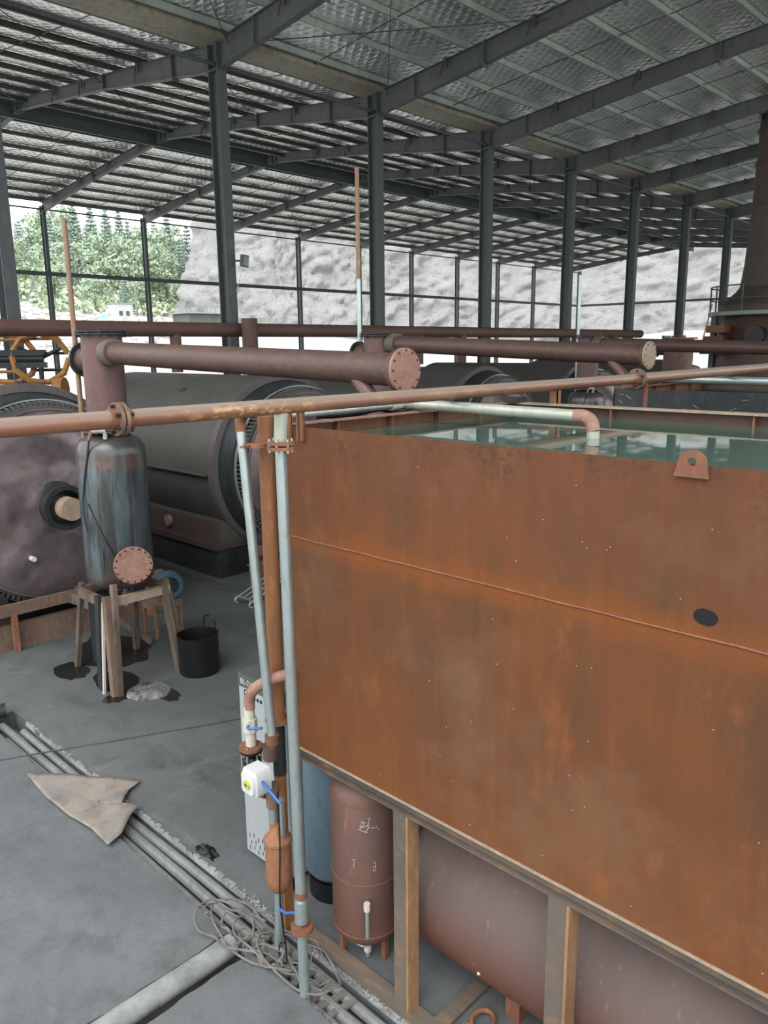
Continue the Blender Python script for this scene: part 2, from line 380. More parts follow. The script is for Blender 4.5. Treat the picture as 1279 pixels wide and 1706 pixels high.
    def build(s, name, mat, parent=None, angle=35, kind=None, label=None):
        me = bpy.data.meshes.new(name); off = rootloc(parent)
        me.from_pydata([tuple(v-off) for v in s.v], [], s.f)
        bm = bmesh.new(); bm.from_mesh(me); bmesh.ops.recalc_face_normals(bm, faces=bm.faces); bm.to_mesh(me); bm.free()
        me.materials.append(mat)
        for p in me.polygons: p.use_smooth = True
        me.set_sharp_from_angle(angle=math.radians(angle))
        o = bpy.data.objects.new(name, me); COL.objects.link(o)
        if parent: o.parent = parent
        if kind: o['kind'] = kind
        if label: o['label'] = label
        return o
def rootloc(o):
    p = V((0, 0, 0))
    while o is not None: p = p+o.location; o = o.parent
    return p
def thing(name, label, cat, loc=(0, 0, 0), group=None):
    o = bpy.data.objects.new(name, None); COL.objects.link(o); o.location = loc; o.empty_display_size = .1
    o['label'] = label; o['category'] = cat
    if group: o['group'] = group
    return o
def tag(o, label, cat, group=None, kind=None):
    o['label'] = label; o['category'] = cat
    if group: o['group'] = group
    if kind: o['kind'] = kind
    return o
def struct(name, label=None):
    o = bpy.data.objects.new(name, None); COL.objects.link(o); o['kind'] = 'structure'; o.empty_display_size = .1
    if label: o['label'] = label
    o['category'] = 'building part'
    return o
def copy_tree(o, parent=None):
    c = o.copy(); COL.objects.link(c); c.parent = parent
    for ch in o.children: copy_tree(ch, c)
    return c
def text(s, size, loc, mat, parent, name='lettering', rot=None, ext=.001):
    cu = bpy.data.curves.new(name, 'FONT'); cu.body = s; cu.size = size; cu.extrude = ext; cu.align_x = 'LEFT'
    t = bpy.data.objects.new(name, cu)
    me = bpy.data.meshes.new_from_object(t); bpy.data.objects.remove(t)
    o = bpy.data.objects.new(name, me); me.materials.append(mat); COL.objects.link(o); o.parent = parent
    o.matrix_basis = Matrix.Translation(V(loc)-rootloc(parent)) @ rot.to_4x4()
    return o
# text standing on a plane facing -X, reading towards -Y
R_FRONT = Matrix(((0, 0, -1), (-1, 0, 0), (0, 1, 0)))

# ============================================================ FLOOR
TX0, TX1, TY1 = 2.585, 2.90, 8.7          # trench along Y
BY0, BY1 = 3.80, 4.06                    # side trench along X
fl = MB()
def slab(x0, x1, y0, y1, rough_edges=()):
    """slab with a slightly broken rim on the listed edges"""
    n = 40
    pts = []
    def edge(a, b, key):
        k = 60 if key in rough_edges else 1
        for i in range(k):
            t = i/k; p = a.lerp(b, t)
            if key in rough_edges and i:
                j = noise.noise(p*6)*.018+noise.noise(p*23)*.010
                nrm = V((-(b-a).y, (b-a).x, 0)).normalized(); p = p+nrm*j
            pts.append(p)
    A, B, C_, D = V((x0, y0, 0)), V((x1, y0, 0)), V((x1, y1, 0)), V((x0, y1, 0))
    edge(A, B, 's'); edge(B, C_, 'e'); edge(C_, D, 'n'); edge(D, A, 'w')
    m = len(pts); vs = [tuple(p) for p in pts]+[(p.x, p.y, -.3) for p in pts]
    fl.add(vs, [tuple(range(m)), tuple(range(2*m-1, m-1, -1))]+[(i, m+i, m+(i+1) % m, (i+1) % m) for i in range(m)])
slab(-12, TX0, BY1, TY1, ('e',) if False else ())
# near slabs built finely where the camera sees their broken edges
fl = MB()
slab(-1, TX0, BY1, TY1, ('s', 'e')); slab(-1, TX0, .5, BY0, ('n', 'e')); slab(TX1, 5.2, .5, TY1, ('w',))
slab(-12, -1, -8, 46, ()); slab(-1, TX0, -8, .5, ()); slab(TX1, 5.2, -8, .5, ()); slab(TX0, TX1, -8, 0, ())
slab(-1, 5.2, TY1, 46, ()); slab(5.2, 78, -8, 46, ())
flo = fl.build('floor', M_floor, None, 30); flo['kind'] = 'structure'; flo['label'] = 'worn grey concrete floor stained dark with oil'; flo['category'] = 'floor'
tr = MB().box(TX0-.05, TX1+.05, 0, TY1, -.32, -.22).box(-1, TX0, BY0-.05, BY1+.05, -.32, -.2).build('trench_bed', M_dirt, flo)
# dark saw-cut line across the floor
cp = []
for i in range(25):
    t = i/24; p = V((2.0, 7.86, .003)).lerp(V((4.65, 6.57, .003)), t); p.x += noise.noise(p*3)*.03; cp.append(p)
MB().tube(cp, .009, 4).build('floor_crack', M_soot, flo)

M_tpipe = blotchy('cement-dusted pipe', (.16, .17, .165), (.22, .23, .225), (.10, .10, .095), 3, 20, .6)
# pipes in the trench
for i, (x, r, y0, y1, mt) in enumerate(((2.640, .036, 0.2, 8.2, M_tpipe), (2.735, .042, 0.2, 8.6, M_tpipe), (2.835, .038, .2, 8.3, M_tpipe))):
    b = MB(); b.tube([(x+.012*math.sin(k*1.3+i), y0+(y1-y0)*k/9, -.085+.008*math.sin(k+i)) for k in range(10)], r, 10)
    tag(b.build('trench_pipe', mt), ('grey pipe on the near-left side of the floor trench', 'widest grey pipe, middle one in the floor trench', 'grey pipe along the far side of the floor trench')[i], 'pipe')
b = MB().tube([(2.56, 3.98, -.03), (2.3, 3.965, -.025), (1.9, 3.96, -.015), (1.4, 3.96, -.02), (.6, 3.96, -.02)], .075, 16, 3)
tag(b.build('concrete_covered_pipe', M_pale), 'whitened thick pipe in the side trench at bottom left', 'pipe')
b = MB()
b.box(1.0, 2.5, 3.885, 3.90, -.2, -.02)
b = MB(); b.lathe((2.60, 8.55, .06), (2.95, 8.62, .06), [(0, .05), (0, .075), (.02, .085), (.3, .085), (.3, .06), (.1, .055)], 20)
o = MB().lathe((2.35, 8.72, .075), (2.80, 8.62, .075), [(0, .075), (.43, .075), (.43, .085), (.455, .085), (.455, .055), (.1, .05)], 20, False).build('pipe_offcut', M_soot)
tag(o, 'short black pipe offcut at the end of the trench', 'pipe')
cb = MB(); q = random.Random(6); y = .6
while y < 8.3:
    L = q.uniform(.05, .16); w = q.uniform(.006, .04); x = TX1-.012
    cb.add([(x, y, -.05), (x+w, y+.01, -.01), (x+w*.9, y+L-.02, -.01), (x, y+L, -.05), (x+.004, y+.01, .006), (x+w, y+.02, .004), (x+w*.85, y+L-.03, .004), (x+.004, y+L-.01, .006)], [(0, 1, 2, 3), (4, 7, 6, 5), (0, 4, 5, 1), (1, 5, 6, 2), (2, 6, 7, 3), (3, 7, 4, 0)]); y += L-.008
cb.build('broken_edge', M_pale, flo, 20, kind='stuff')
# crumbled concrete lumps lining the trench by the risers
rr = random.Random(3)
b = MB()
for i in range(420):
    side = rr.random() < .6
    y = rr.uniform(2.4, 4.5); x = (TX1+abs(rr.gauss(0, .035))-.03) if side else (TX0-abs(rr.gauss(0, .015))+.02)
    z = .0 if side else -.02
    r = rr.uniform(.003, .013); d = V((rr.random()-.5, rr.random()-.5, rr.random()-.5))
    b.lathe(V((x, y, z))-d.normalized()*r, V((x, y, z))+d.normalized()*r, [(0, r*.4), (r*.7, r), (r*1.4, r*.85), (r*2, r*.3)], 5)
tag(b.build('concrete_rubble', M_pale, None, 20), 'crumbled pale concrete bits along the trench edge', 'rubble', kind='stuff')
b = MB()
for i in range(11):    # short cross pieces lying over the trench pipes
    y = 3.98-.09*i; a = rr.uniform(-.02, .02)
    MB.beam(b, (2.62, y+a, -.065), (2.84, y-a-.03, -.06), .045, .018)
ob = b.build('cable_ladder', M_cable); tag(ob, 'dusty rung frame lying in the trench under the tangled cables', 'frame')
def coil(cx, cy, n, seed, r=.007):
    q = random.Random(seed); pts = []
    a = q.random()*6; R = q.uniform(.08, .22)
    for k in range(n):
        a += q.uniform(.35, .75); R = max(.06, min(.26, R+q.uniform(-.05, .05)))
        pts.append((cx+R*.75*math.cos(a)+q.uniform(-.02, .02), cy+R*1.5*math.sin(a), .01+q.uniform(0, .05)+.012*seed/4))
    return MB().tube(pts, r, 6, 4)
for i, (cx_, cy_, n, r) in enumerate(((2.66, 3.95, 22, .008), (2.72, 3.75, 20, .006), (2.62, 3.62, 20, .009), (2.75, 3.45, 18, .007), (2.58, 4.05, 16, .008), (2.7, 3.3, 16, .006))):
    tag(coil(cx_, cy_, n, i+2, r).build('loose_cable', M_cable), 'dusty grey cable in the tangle over the trench', 'cable', 'tangled cables over the trench')

# dirty sheet over the trench
out = [(2.439, 7.16), (2.66, 6.88), (2.86, 6.60), (3.137, 6.256), (2.98, 6.19), (2.80, 5.98), (2.78, 6.03), (2.90, 5.86), (2.763, 5.757), (2.6, 5.6), (2.451, 5.553), (2.46, 5.85), (2.42, 6.2), (2.40, 6.6)]
b = MB()
cxy = V((2.68, 6.2, 0)); N = len(out)
ringN = 8; vs = []
def dense(poly, k=4):
    q = []
    for i in range(len(poly)):
        a, c = V(poly[i]), V(poly[(i+1) % len(poly)])
        q += [a.lerp(c, t/k) for t in range(k)]
    return q
dn = dense(out); Nn = len(dn)
for j in range(ringN+1):
    for p in dn:
        t = j/ringN; x = cxy.x+(p.x-cxy.x)*t; y = cxy.y+(p.y-cxy.y)*t
        vs.append((x, y, .012+.025*(1+noise.noise(V((x*3, y*3, 1))))*.8+.03*math.exp(-((x-2.73)/.2)**2)*t))
fs = [(j*Nn+i, j*Nn+(i+1) % Nn, (j+1)*Nn+(i+1) % Nn, (j+1)*Nn+i) for j in range(ringN) for i in range(Nn)]
b.add(vs, fs); o = b.build('ground_sheet', M_sheet, None, 60)
md = o.modifiers.new('thick', 'SOLIDIFY'); md.thickness = .006
tag(o, 'crumpled dirty beige sheet lying across the floor trench', 'sheet')
# black rag
b = MB(); q = random.Random(5); vs = []
for j in range(9):
    for i in range(9):
        x, y = (i-4)/4, (j-4)/4; k = max(abs(x), abs(y))
        h_ = noise.noise(V((x*2, y*2, 4))); vs.append((2.99+.06*x*(1-.35*y*y+.5*h_), 4.93+.13*y*(1-.3*x*x+.5*h_), .003+.03*(1-k)+.02*h_*(1-k)))
b.add(vs, [(j*9+i, j*9+i+1, (j+1)*9+i+1, (j+1)*9+i) for j in range(8) for i in range(8)])
tag(b.build('rag', M_black, None, 20), 'small black rag on the bare floor', 'rag')

# ============================================================ CAMERA-SIDE WATER TANK (A) and the two behind it
def make_tank(x0, x1, yl, front_mat, label, near=True):
    t = thing('water_tank', label, 'tank', (x0, yl, 0), 'row of water tanks')
    zt, zb, yr = 3.55, 1.445, -3.2
    w = MB().box(x0, x0+.012, yr, yl, zb, zt)
    fw = w.build('front_plate', front_mat, t)
    sb = MB()
    n = 120
    sb.tube([(x0-.001, yl-(yl-yr)*i/n, 2.868+.004*noise.noise(V((i*.31, 0, 0)))) for i in range(n+1)], .006, 5)
    if near: sb.build('weld_seam', M_rust, fw)
    MB().box(x0, x1, yl-.012, yl, zb, zt).build('side_plate', M_rust, t)
    MB().box(x1-.012, x1, yr, yl, zb, zt).build('back_plate', M_red, t)
    MB().box(x0, x1, yr, yl, zb-.01, zb).build('bottom_plate', M_rust, t)
    # rim flanges: side and back
    MB().box(x0+.05, x1, yl-.075, yl+.0, zt, zt+.01).build('rim_flange', M_pink if near else M_rust, t)
    MB().box(x1-.09, x1+.02, yr, yl, zt, zt+.012).build('rim_flange', M_tan, t)
    for k in range(5):
        x = x0+.4+k*.5
        MB().box(x, x+.012, yl-.06, yl-.012, 3.2, zt).build('stiffener', M_rust, t)
    for k in range(5):
        y = yl-.95-k*1.0
        MB().box(x1-.075, x1-.012, y, y+.012, 3.2, zt).build('stiffener', M_rust, t)
    MB().box(x0-.012, x0+.02, yr, yl, 1.443, 1.452).build('edge_strip', M_tan, t)
    # base channel frame and legs
    MB().chan((x0+.025, yr, 1.40), (x0+.025, yl, 1.40), .05, .085, .008, flip=-1).build('base_channel', M_blk, t)
    MB().chan((x1-.03, yr, 1.40), (x1-.03, yl, 1.40), .05, .085, .008).build('base_channel', M_blk, t)
    MB().chan((x0+.05, yl-.03, 1.40), (x1-.05, yl-.03, 1.40), .05, .085, .008).build('base_channel', M_blk, t)
    for y in (yl-.05, 2.73, 1.68, .62, -.4):
        for x in (x0+.045, x1-.05):
            if x > x0+.1 and not near: continue
            if near and y > 3.5 and x < x0+.1: continue
            b = MB()
            b.box(x-.042, x-.034, y-.045, y+.06, .03, 1.36)          # web
            b.box(x-.034, x+.04, y-.045, y-.037, .03, 1.36); b.box(x-.034, x+.04, y+.052, y+.06, .03, 1.36)
            lg = b.build('leg', M_blk, t)
            MB().box(x-.05, x+.045, y-.062, y-.046, .03, 1.355).build('leg_flange', M_legf, lg)
    return t
tA = make_tank(2.936, 5.30, 3.68, M_tank, 'huge orange-brown rusty steel water tank on legs filling the right foreground')
# floor skid of tank A
MB().box(2.90, 3.02, -3.2, 3.70, .001, .03).build('floor_rail', M_blk, tA)
MB().box(2.95, 5.3, 2.44, 2.54, .001, .028).build('floor_rail', M_blk, tA)
MB().box(2.95, 5.3, .3, .4, .001, .028).build('floor_rail', M_frame, tA)
# lifting lug
def lug(yc, par):
    n = 14; w = .056; z0 = 3.505
    out = [(-w-.012, 0), (w+.012, 0)]+[(w*math.cos(PI*i/n), .048+.055*math.sin(PI*i/n)) for i in range(n+1)]
    m = 24; hole = [(.017*math.cos(2*PI*i/m), .058+.017*math.sin(2*PI*i/m)) for i in range(m)]
    bm = bmesh.new(); off = rootloc(par)
    vo = [bm.verts.new(V((2.929, yc+p[0], z0+p[1]))-off) for p in out]; vi = [bm.verts.new(V((2.929, yc+p[0], z0+p[1]))-off) for p in hole]
    eo = [bm.edges.new((vo[i], vo[(i+1) % len(vo)])) for i in range(len(vo))]+[bm.edges.new((vi[i], vi[(i+1) % m])) for i in range(m)]
    bmesh.ops.triangle_fill(bm, edges=eo, use_beauty=True)
    r = bmesh.ops.extrude_face_region(bm, geom=bm.faces[:]); bmesh.ops.translate(bm, vec=(-.014, 0, 0), verts=[g for g in r['geom'] if isinstance(g, bmesh.types.BMVert)])
    bmesh.ops.recalc_face_normals(bm, faces=bm.faces)
    me = bpy.data.meshes.new('lifting_lug'); bm.to_mesh(me); bm.free(); me.materials.append(M_rust)
    o = bpy.data.objects.new('lifting_lug', me); COL.objects.link(o); o.parent = par
    MB().tube([(2.921, yc-.066, 3.505), (2.921, yc+.066, 3.505)], .004, 6).build('weld', M_tan, o)
lug(1.18, tA)
# cut patch (black oval) on the front plate
b = MB(); q = random.Random(3); ov = [(.048*math.cos(2*PI*i/40)*q.uniform(.95, 1.05), .034*math.sin(2*PI*i/40)*q.uniform(.93, 1.07)) for i in range(40)]
b.add([(2.9345, 1.09+y, 2.955+z) for y, z in ov]+[(2.936, 1.09+y, 2.955+z) for y, z in ov], [tuple(range(40))]+[(i, (i+1) % 40, 40+(i+1) % 40, 40+i) for i in range(40)])
b.build('black_patch', M_black, tA, label='black round paint patch')
# two short channel brackets at the corner carrying the long pipe
for (y, w) in ((3.60, .035), (3.49, .045)):
    b = MB().box(2.905, 2.93, y-w/2, y-w/2+.006, 3.47, 3.655).box(2.905, 2.934, y+w/2-.006, y+w/2, 3.47, 3.655).box(2.926, 2.934, y-w/2, y+w/2, 3.47, 3.655)
    b.build('pipe_bracket', M_rustb, tA)
for x in (2.97, 4.95):
    MB().box(x, x+.06, 3.24, 3.30, 3.5 if x < 3 else 3.5, 3.66)
MB().box(5.31, 5.32, 3.235, 3.305, 3.562, 3.66).box(5.31, 5.36, 3.235, 3.243, 3.562, 3.66).build('pipe_bracket', M_rustb, tA)
MB().box(5.18, 5.32, 3.52, 3.66, 3.562, 3.60).build('corner_gusset', M_soot, tA)
# tank front face splashes
b = MB(); q = random.Random(11)
for i in range(34):
    y = q.uniform(.6, 2.9); z = q.uniform(1.5, 3.45); h = q.choice((.004, .005, .006, .012))
    b.lathe((2.9355, y, z), (2.933, y, z), [(0, .003), (.002, .002)], 6)
b.build('paint_specks', M_chalk, tA, kind='stuff')
tB = make_tank(7.69, 10.05, 4.0, M_soot, 'black-fronted water tank behind the big rusty tank', False)
tC = make_tank(14.4, 16.9, 4.1, M_rust, 'third water tank, farthest one seen beyond the black-fronted tank', False)
def water(x0, x1, yl, label):
    b = MB(); b.box(x0+.013, x1-.013, -3.2, yl-.013, 3.30, 3.478)
    tag(b.build('cooling_water', M_water), label, 'water', kind='stuff')
water(2.936, 5.30, 3.68, 'still green water brimming in the big rusty tank')
water(7.69, 10.05, 4.0, 'green water in the black-fronted tank')
water(14.4, 16.9, 4.1, 'green water in the farthest tank')
# chalk scratches on tank B front
b = MB(); q = random.Random(2)
for i in range(12):
    y = q.uniform(1.9, 3.95); z = q.uniform(3.30, 3.5); a = q.uniform(-.08, .08)
    b.tube([(7.688, y, z), (7.688, y-.03, z+a*.3), (7.688, y-.06, z+a*.6)], .002, 4)
b.build('scratches', M_chalk, tB, kind='stuff')

# ============================================================ PIPES AROUND THE TANK
t = thing('rusty_header_pipe', 'long orange-rusted pipe crossing the whole picture just above the tank rim', 'pipe', (-1, 3.27, 3.70))
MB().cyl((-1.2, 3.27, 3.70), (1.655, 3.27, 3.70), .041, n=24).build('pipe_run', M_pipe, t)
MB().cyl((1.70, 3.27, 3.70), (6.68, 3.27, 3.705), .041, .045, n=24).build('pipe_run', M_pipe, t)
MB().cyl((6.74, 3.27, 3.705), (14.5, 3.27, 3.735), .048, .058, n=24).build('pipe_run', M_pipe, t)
for X, r, z in ((1.68, .075, 3.70), (6.71, .09, 3.705)):
    f = MB().cyl((X-.022, 3.27, z), (X-.006, 3.27, z), r, n=32).build('flange', M_brnfl, t)
    f2 = MB().cyl((X+.002, 3.27, z), (X+.020, 3.27, z), r, n=32).build('flange', M_brnfl, t)
    MB().bolts((X, 3.27, z), (1, 0, 0), r*.8, 6, .009, .085, .4).build('bolts', M_soot, f, kind='stuff')
    MB().cyl((X-.05, 3.27, z), (X+.05, 3.27, z), r*.66, n=24).build('pipe_collar', M_rust, f)
MB().cyl((6.9, 3.27, 3.40), (6.9, 3.27, 3.67), .02, n=10).build('prop', M_rust, t)
# galvanised riser with flange and lower valve
t = thing('galvanised_riser', 'tall galvanised pipe rising in front of the tank corner', 'pipe', (2.615, 3.275, 0))
MB().tube([(2.64, 3.19, -.13), (2.622, 3.24, -.1), (2.615, 3.268, 0), (2.615, 3.270, .5)], .033, 16, 3).build('pipe_foot', M_galv, t)
MB().cyl((2.615, 3.270, .56), (2.615, 3.300, 3.48), .033, n=20).build('pipe_run', M_galv, t)
MB().cyl((2.615, 3.300, 3.51), (2.615, 3.285, 3.668), .037, n=20).build('pipe_top', M_pgreen, t)
for z in (3.475, 3.502): MB().cyl((2.615, 3.30, z-.009), (2.615, 3.30, z+.009), .075, n=32).build('flange', M_rustb, t)
MB().bolts((2.615, 3.30, 3.488), (0, 0, 1), .06, 6, .008, .075).build('bolts', M_galv, t, kind='stuff')
MB().cyl((2.615, 3.27, .47), (2.615, 3.27, .5), .07, n=24).build('flange', M_rust, t)
MB().cyl((2.615, 3.27, .53), (2.615, 3.27, .68), .043, n=16).build('valve_body', M_galv, t)
MB().tube([(2.60, 3.28, .57), (2.60, 3.34, .56), (2.60, 3.40, .52), (2.60, 3.47, .51)], .009, 8, 2).build('valve_handle', M_blue, t)
MB().tube([(2.615, 3.27, .70), (2.615, 3.27, .74)], .038, 16).build('coupling', M_rust, t)
# brown post
t = thing('rusty_standpipe', 'thick rusty brown upright pipe against the tank corner with a dark valve section', 'pipe', (2.90, 3.80, 0))
MB().cyl((2.90, 3.80, 1.60), (2.90, 3.80, 3.60), .050, n=24).build('upper_pipe', M_post, t)
MB().cyl((2.90, 3.80, 1.585), (2.90, 3.80, 1.605), .085, n=32).build('flange', M_rustb, t)
MB().cyl((2.90, 3.80, 1.20), (2.90, 3.80, 1.585), .044, n=24).build('valve_section', M_soot, t, label='dark grey valve body')
MB().box(2.852, 2.858, 3.775, 3.80, 1.33, 1.40).build('red_tag', M_redp, t)
MB().cyl((2.90, 3.80, .72), (2.90, 3.80, 1.20), .042, n=24).build('lower_pipe', M_post, t)
MB().ibeam((2.90, 3.80, 0), (2.90, 3.80, .72), .08, .08, .01, V((0, 1, 0))).build('foot_channel', M_post, t)
MB().beam((2.90, 3.79, 3.44), (2.66, 3.72, 3.44), .03, .012).build('clamp_arm', M_rustb, t)
MB().cyl((2.78, 3.74, 3.428), (2.78, 3.74, 3.45), .06, n=24).build('clamp_flange', M_rustb, t)
# leaning galvanised pipe left of it
t = thing('leaning_galvanised_pipe', 'slender galvanised pipe left of the rusty standpipe, capped by an elbow', 'pipe', (2.74, 3.68, 1.6))
MB().tube([(2.74, 3.66, 1.60), (2.74, 3.83, 3.52)], .030, 18).build('pipe_run', M_galv, t)
MB().tube([(2.74, 3.83, 3.52), (2.74, 3.835, 3.57), (2.74, 3.82, 3.61), (2.74, 3.78, 3.635), (2.76, 3.70, 3.64)], .034, 14, 3).build('elbow', M_rust, t)
MB().cyl((2.74, 3.66, 1.54), (2.74, 3.66, 1.60), .045, n=18).build('union', M_rust, t)
# valve train
X = 2.72
t = thing('valve_train', 'cream and rust piping with black valve and white actuator beside the standpipe', 'valve', (X, 3.86, 1.0))
MB().tube([(2.87, 3.62, 1.98), (2.78, 3.70, 1.95), (X, 3.79, 1.88), (X, 3.85, 1.80), (X, 3.86, 1.72)], .036, 16, 4).build('upper_elbow', M_pink, t)
MB().cyl((X, 3.86, 1.46), (X, 3.865, 1.735), .036, n=18).build('cream_pipe', M_cream, t)
MB().cyl((X, 3.863, 1.56), (X, 3.863, 1.65), .05, n=8).build('ball_valve', M_cream, t)
MB().tube([(X-.04, 3.83, 1.62), (X-.07, 3.78, 1.63), (X-.07, 3.64, 1.685)], .009, 8, 2).build('valve_handle', M_blue, t)
for z in (1.445, 1.27):
    MB().cyl((X, 3.865, z-.011), (X, 3.865, z+.011), .078, n=32).build('flange', M_rust, t)
MB().lathe((X, 3.865, 1.26), (X, 3.865, 1.44), [(0, .075), (.02, .075), (.025, .045), (.05, .04), (.07, .06), (.10, .06), (.12, .04), (.15, .045), (.155, .075), (.18, .075)], 24).build('valve_body', M_black, t)
MB().bolts((X, 3.865, 1.358), (0, 0, 1), .063, 6, .007, .21).build('bolts', M_galv, t, kind='stuff')
MB().tube([(X, 3.865, 1.27), (X, 3.86, 1.21), (X, 3.82, 1.165), (X, 3.76, 1.16), (X, 3.70, 1.175)], .037, 16, 3).build('lower_elbow', M_red, t)
MB().cyl((X-.02, 3.84, 1.33), (X-.13, 3.70, 1.33), .035, n=14).build('valve_neck', M_soot, t)
ac = MB()
yc, zc, xa = 3.665, 1.34, X-.10
pr_ = [(-.075, -.06), (-.06, -.085), (.06, -.085), (.075, -.06), (.075, .06), (.06, .085), (-.06, .085), (-.075, .06)]
ac.add([(xa-.06, yc+a, zc+b_) for a, b_ in pr_]+[(xa+.05, yc+a, zc+b_) for a, b_ in pr_], [tuple(range(8)), tuple(range(15, 7, -1))]+[(i, 8+i, 8+(i+1) % 8, (i+1) % 8) for i in range(8)])
a_ = ac.build('actuator', M_white, t)
pr2 = [(x*.78, y*.78) for x, y in pr_]
MB().add([(xa-.085, yc+a, zc+b_) for a, b_ in pr2]+[(xa-.06, yc+a*1.1, zc+b_*1.1) for a, b_ in pr2], [tuple(range(8)), tuple(range(15, 7, -1))]+[(i, 8+i, 8+(i+1) % 8, (i+1) % 8) for i in range(8)]).build('actuator_cover', M_white, a_)
MB().cyl((xa-.085, yc-.005, zc), (xa-.098, yc-.005, zc), .028, n=20).build('indicator', M_yel, a_)
MB().cyl((xa-.098, yc-.005, zc), (xa-.101, yc-.005, zc), .014, n=4).build('pointer', M_hdr, a_)
MB().tube([(X, 3.655, 1.54), (X, 3.655, 1.44)], .05, 12).build('coupling', M_mar, t)
MB().cyl((X, 3.655, 1.10), (X, 3.655, 1.26), .042, n=14).build('pipe_nut', M_frame, t)
MB().tube([(X-.12, 3.60, 1.36), (X-.13, 3.50, 1.33), (X-.12, 3.42, 1.28)], .010, 8, 2).build('lever', M_blue, t)
MB().cyl((X, 3.655, .93), (X, 3.655, 1.12), .030, n=16).build('grey_pipe', M_galv, t)
MB().box(X-.01, X+.01, 3.55, 3.59, .93, 1.2).build('flat_strap', M_galv, t)
b = MB().lathe((X, 3.62, .50), (X, 3.62, .99), [(0, .028), (.01, .05), (.05, .078), (.10, .085), (.36, .085), (.37, .093), (.39, .093), (.40, .08), (.44, .05), (.49, .045)], 28)
b.build('pot', M_rustb, t, label='bulging orange rusty pot')
MB().cyl((X, 3.66, .02), (X, 3.63, .50), .029, n=16).build('pipe_foot', M_galv, t)
MB().tube([(X-.05, 3.53, 1.28), (X-.06, 3.52, .9), (X-.07, 3.53, .5), (X-.06, 3.50, .15), (X-.05, 3.52, .03), (X-.04, 3.60, .02), (X-.02, 3.62, .1), (X-.01, 3.56, .14)], .005, 6, 4).build('wire', M_black, t)
# pool inlet pipes
t = thing('tank_inlet_pipe', 'dull galvanised pipe lying over the water with a rusty elbow dipping in', 'pipe', (4.15, 3.0, 3.61))
MB().tube([(4.15, 3.98, 3.61), (4.05, 2.34, 3.60)], .036, 18).build('pipe_run', M_pgreen, t)
MB().tube([(4.05, 2.34, 3.60), (4.047, 2.28, 3.597), (4.045, 2.235, 3.57), (4.045, 2.22, 3.52)], .040, 18, 4).build('elbow', M_pink, t)
MB().cyl((4.045, 2.22, 3.22), (4.045, 2.22, 3.52), .037, n=18).build('down_pipe', M_pgreen, t)
t = thing('rim_pipe', 'galvanised pipe running back along the left rim of the rusty tank', 'pipe', (3.1, 3.72, 3.6))
MB().tube([(2.95, 3.70, 3.605), (4.00, 3.745, 3.605)], .026, 14).build('pipe_run', M_galv, t)
MB().cyl((3.96, 3.743, 3.605), (4.05, 3.746, 3.605), .034, n=14).build('coupling', M_cream, t)
t2 = MB().tube([(3.3, 3.80, 3.57), (3.6, 3.80, 3.555), (3.9, 3.81, 3.575), (4.1, 3.82, 3.55), (4.4, 3.84, 3.58)], .014, 8, 4).build('black_hose', M_black)
tag(t2, 'black hose beside the galvanised rim pipe', 'hose')
t = thing('far_galvanised_pipe', 'bright galvanised pipe over the black-fronted tank', 'pipe', (9.0, 3, 3.6))
MB().tube([(9.05, 4.35, 3.61), (8.85, 1.5, 3.60)], .045, 16).build('pipe_run', M_galv, t)
MB().tube([(9.05, 4.35, 3.61), (10.6, 4.15, 3.615)], .04, 14).build('branch', M_galv, t)

# ============================================================ UNDER THE TANK
t = thing('buffer_tank', 'small upright brown rusty vessel under the big tank, left of its first leg', 'vessel', (3.18, 3.27, 0))
cx_, cy_ = 3.18, 3.27
MB().lathe((cx_, cy_, .10), (cx_, cy_, 1.34), [(0, .03), (.01, .10), (.04, .17), (.09, .215), (.14, .23), (1.10, .23), (1.15, .215), (1.20, .16), (1.23, .08), (1.24, .02)], 40).build('vessel_body', M_buf, t)
for z in (.24, .63, 1.19): MB().lathe((cx_, cy_, z-.004), (cx_, cy_, z+.004), [(0, .229), (.002, .2335), (.006, .2335), (.008, .229)], 40, False).build('weld_seam', M_rust, t)
for k in range(3):
    a = 2*PI*k/3+.5; p = V((cx_+.17*math.cos(a), cy_+.17*math.sin(a), 0))
    MB().beam(p, p+V((0, 0, .2)), .035, .035).build('leg', M_rust, t)
dv = (V((0, 0, 0))-V((cx_, cy_, 0))).normalized()
gp = V((cx_, cy_, 0))+dv*.235
MB().tube([gp+V((0, 0, .52)), gp+dv*.04+V((0, 0, .52)), gp+dv*.05+V((0, 0, .45)), gp+dv*.05+V((0, 0, .30))], .013, 10, 2).build('gauge_pipe', M_galv, t)
MB().cyl(gp+dv*.05+V((-.0, 0, .50)), gp+dv*.05+V((0, 0, .55)), .022, n=8).build('gauge_nut', M_cream, t)
bp = V((cx_, cy_, 0))+dv*.12
MB().tube([bp+V((0, 0, .14)), bp+V((0, 0, .02))], .016, 10).build('drain_pipe', M_galv, t)
MB().cyl(bp+V((0, 0, .06)), bp+V((0, 0, .10)), .026, n=8).build('drain_valve', M_cream, t)
MB().tube([bp+V((-.02, .02, .09)), bp+V((-.05, .12, .10))], .007, 6).build('drain_handle', M_white, t)
q = random.Random(8); b = MB()
def on_front(da, z, R=.2325):
    a = math.atan2(dv.y, dv.x)+da; return V((cx_+R*math.cos(a), cy_+R*math.sin(a), z))
def stroke(b, pts, r=.0025): b.tube([on_front(a, z) for a, z in pts], r, 4)
stroke(b, [(-.15, 1.06), (-.08, 1.12), (-.02, 1.06)]); stroke(b, [(-.12, 1.09), (-.04, 1.09)]); stroke(b, [(.05, 1.12), (.12, 1.12), (.05, 1.06), (.13, 1.055)])
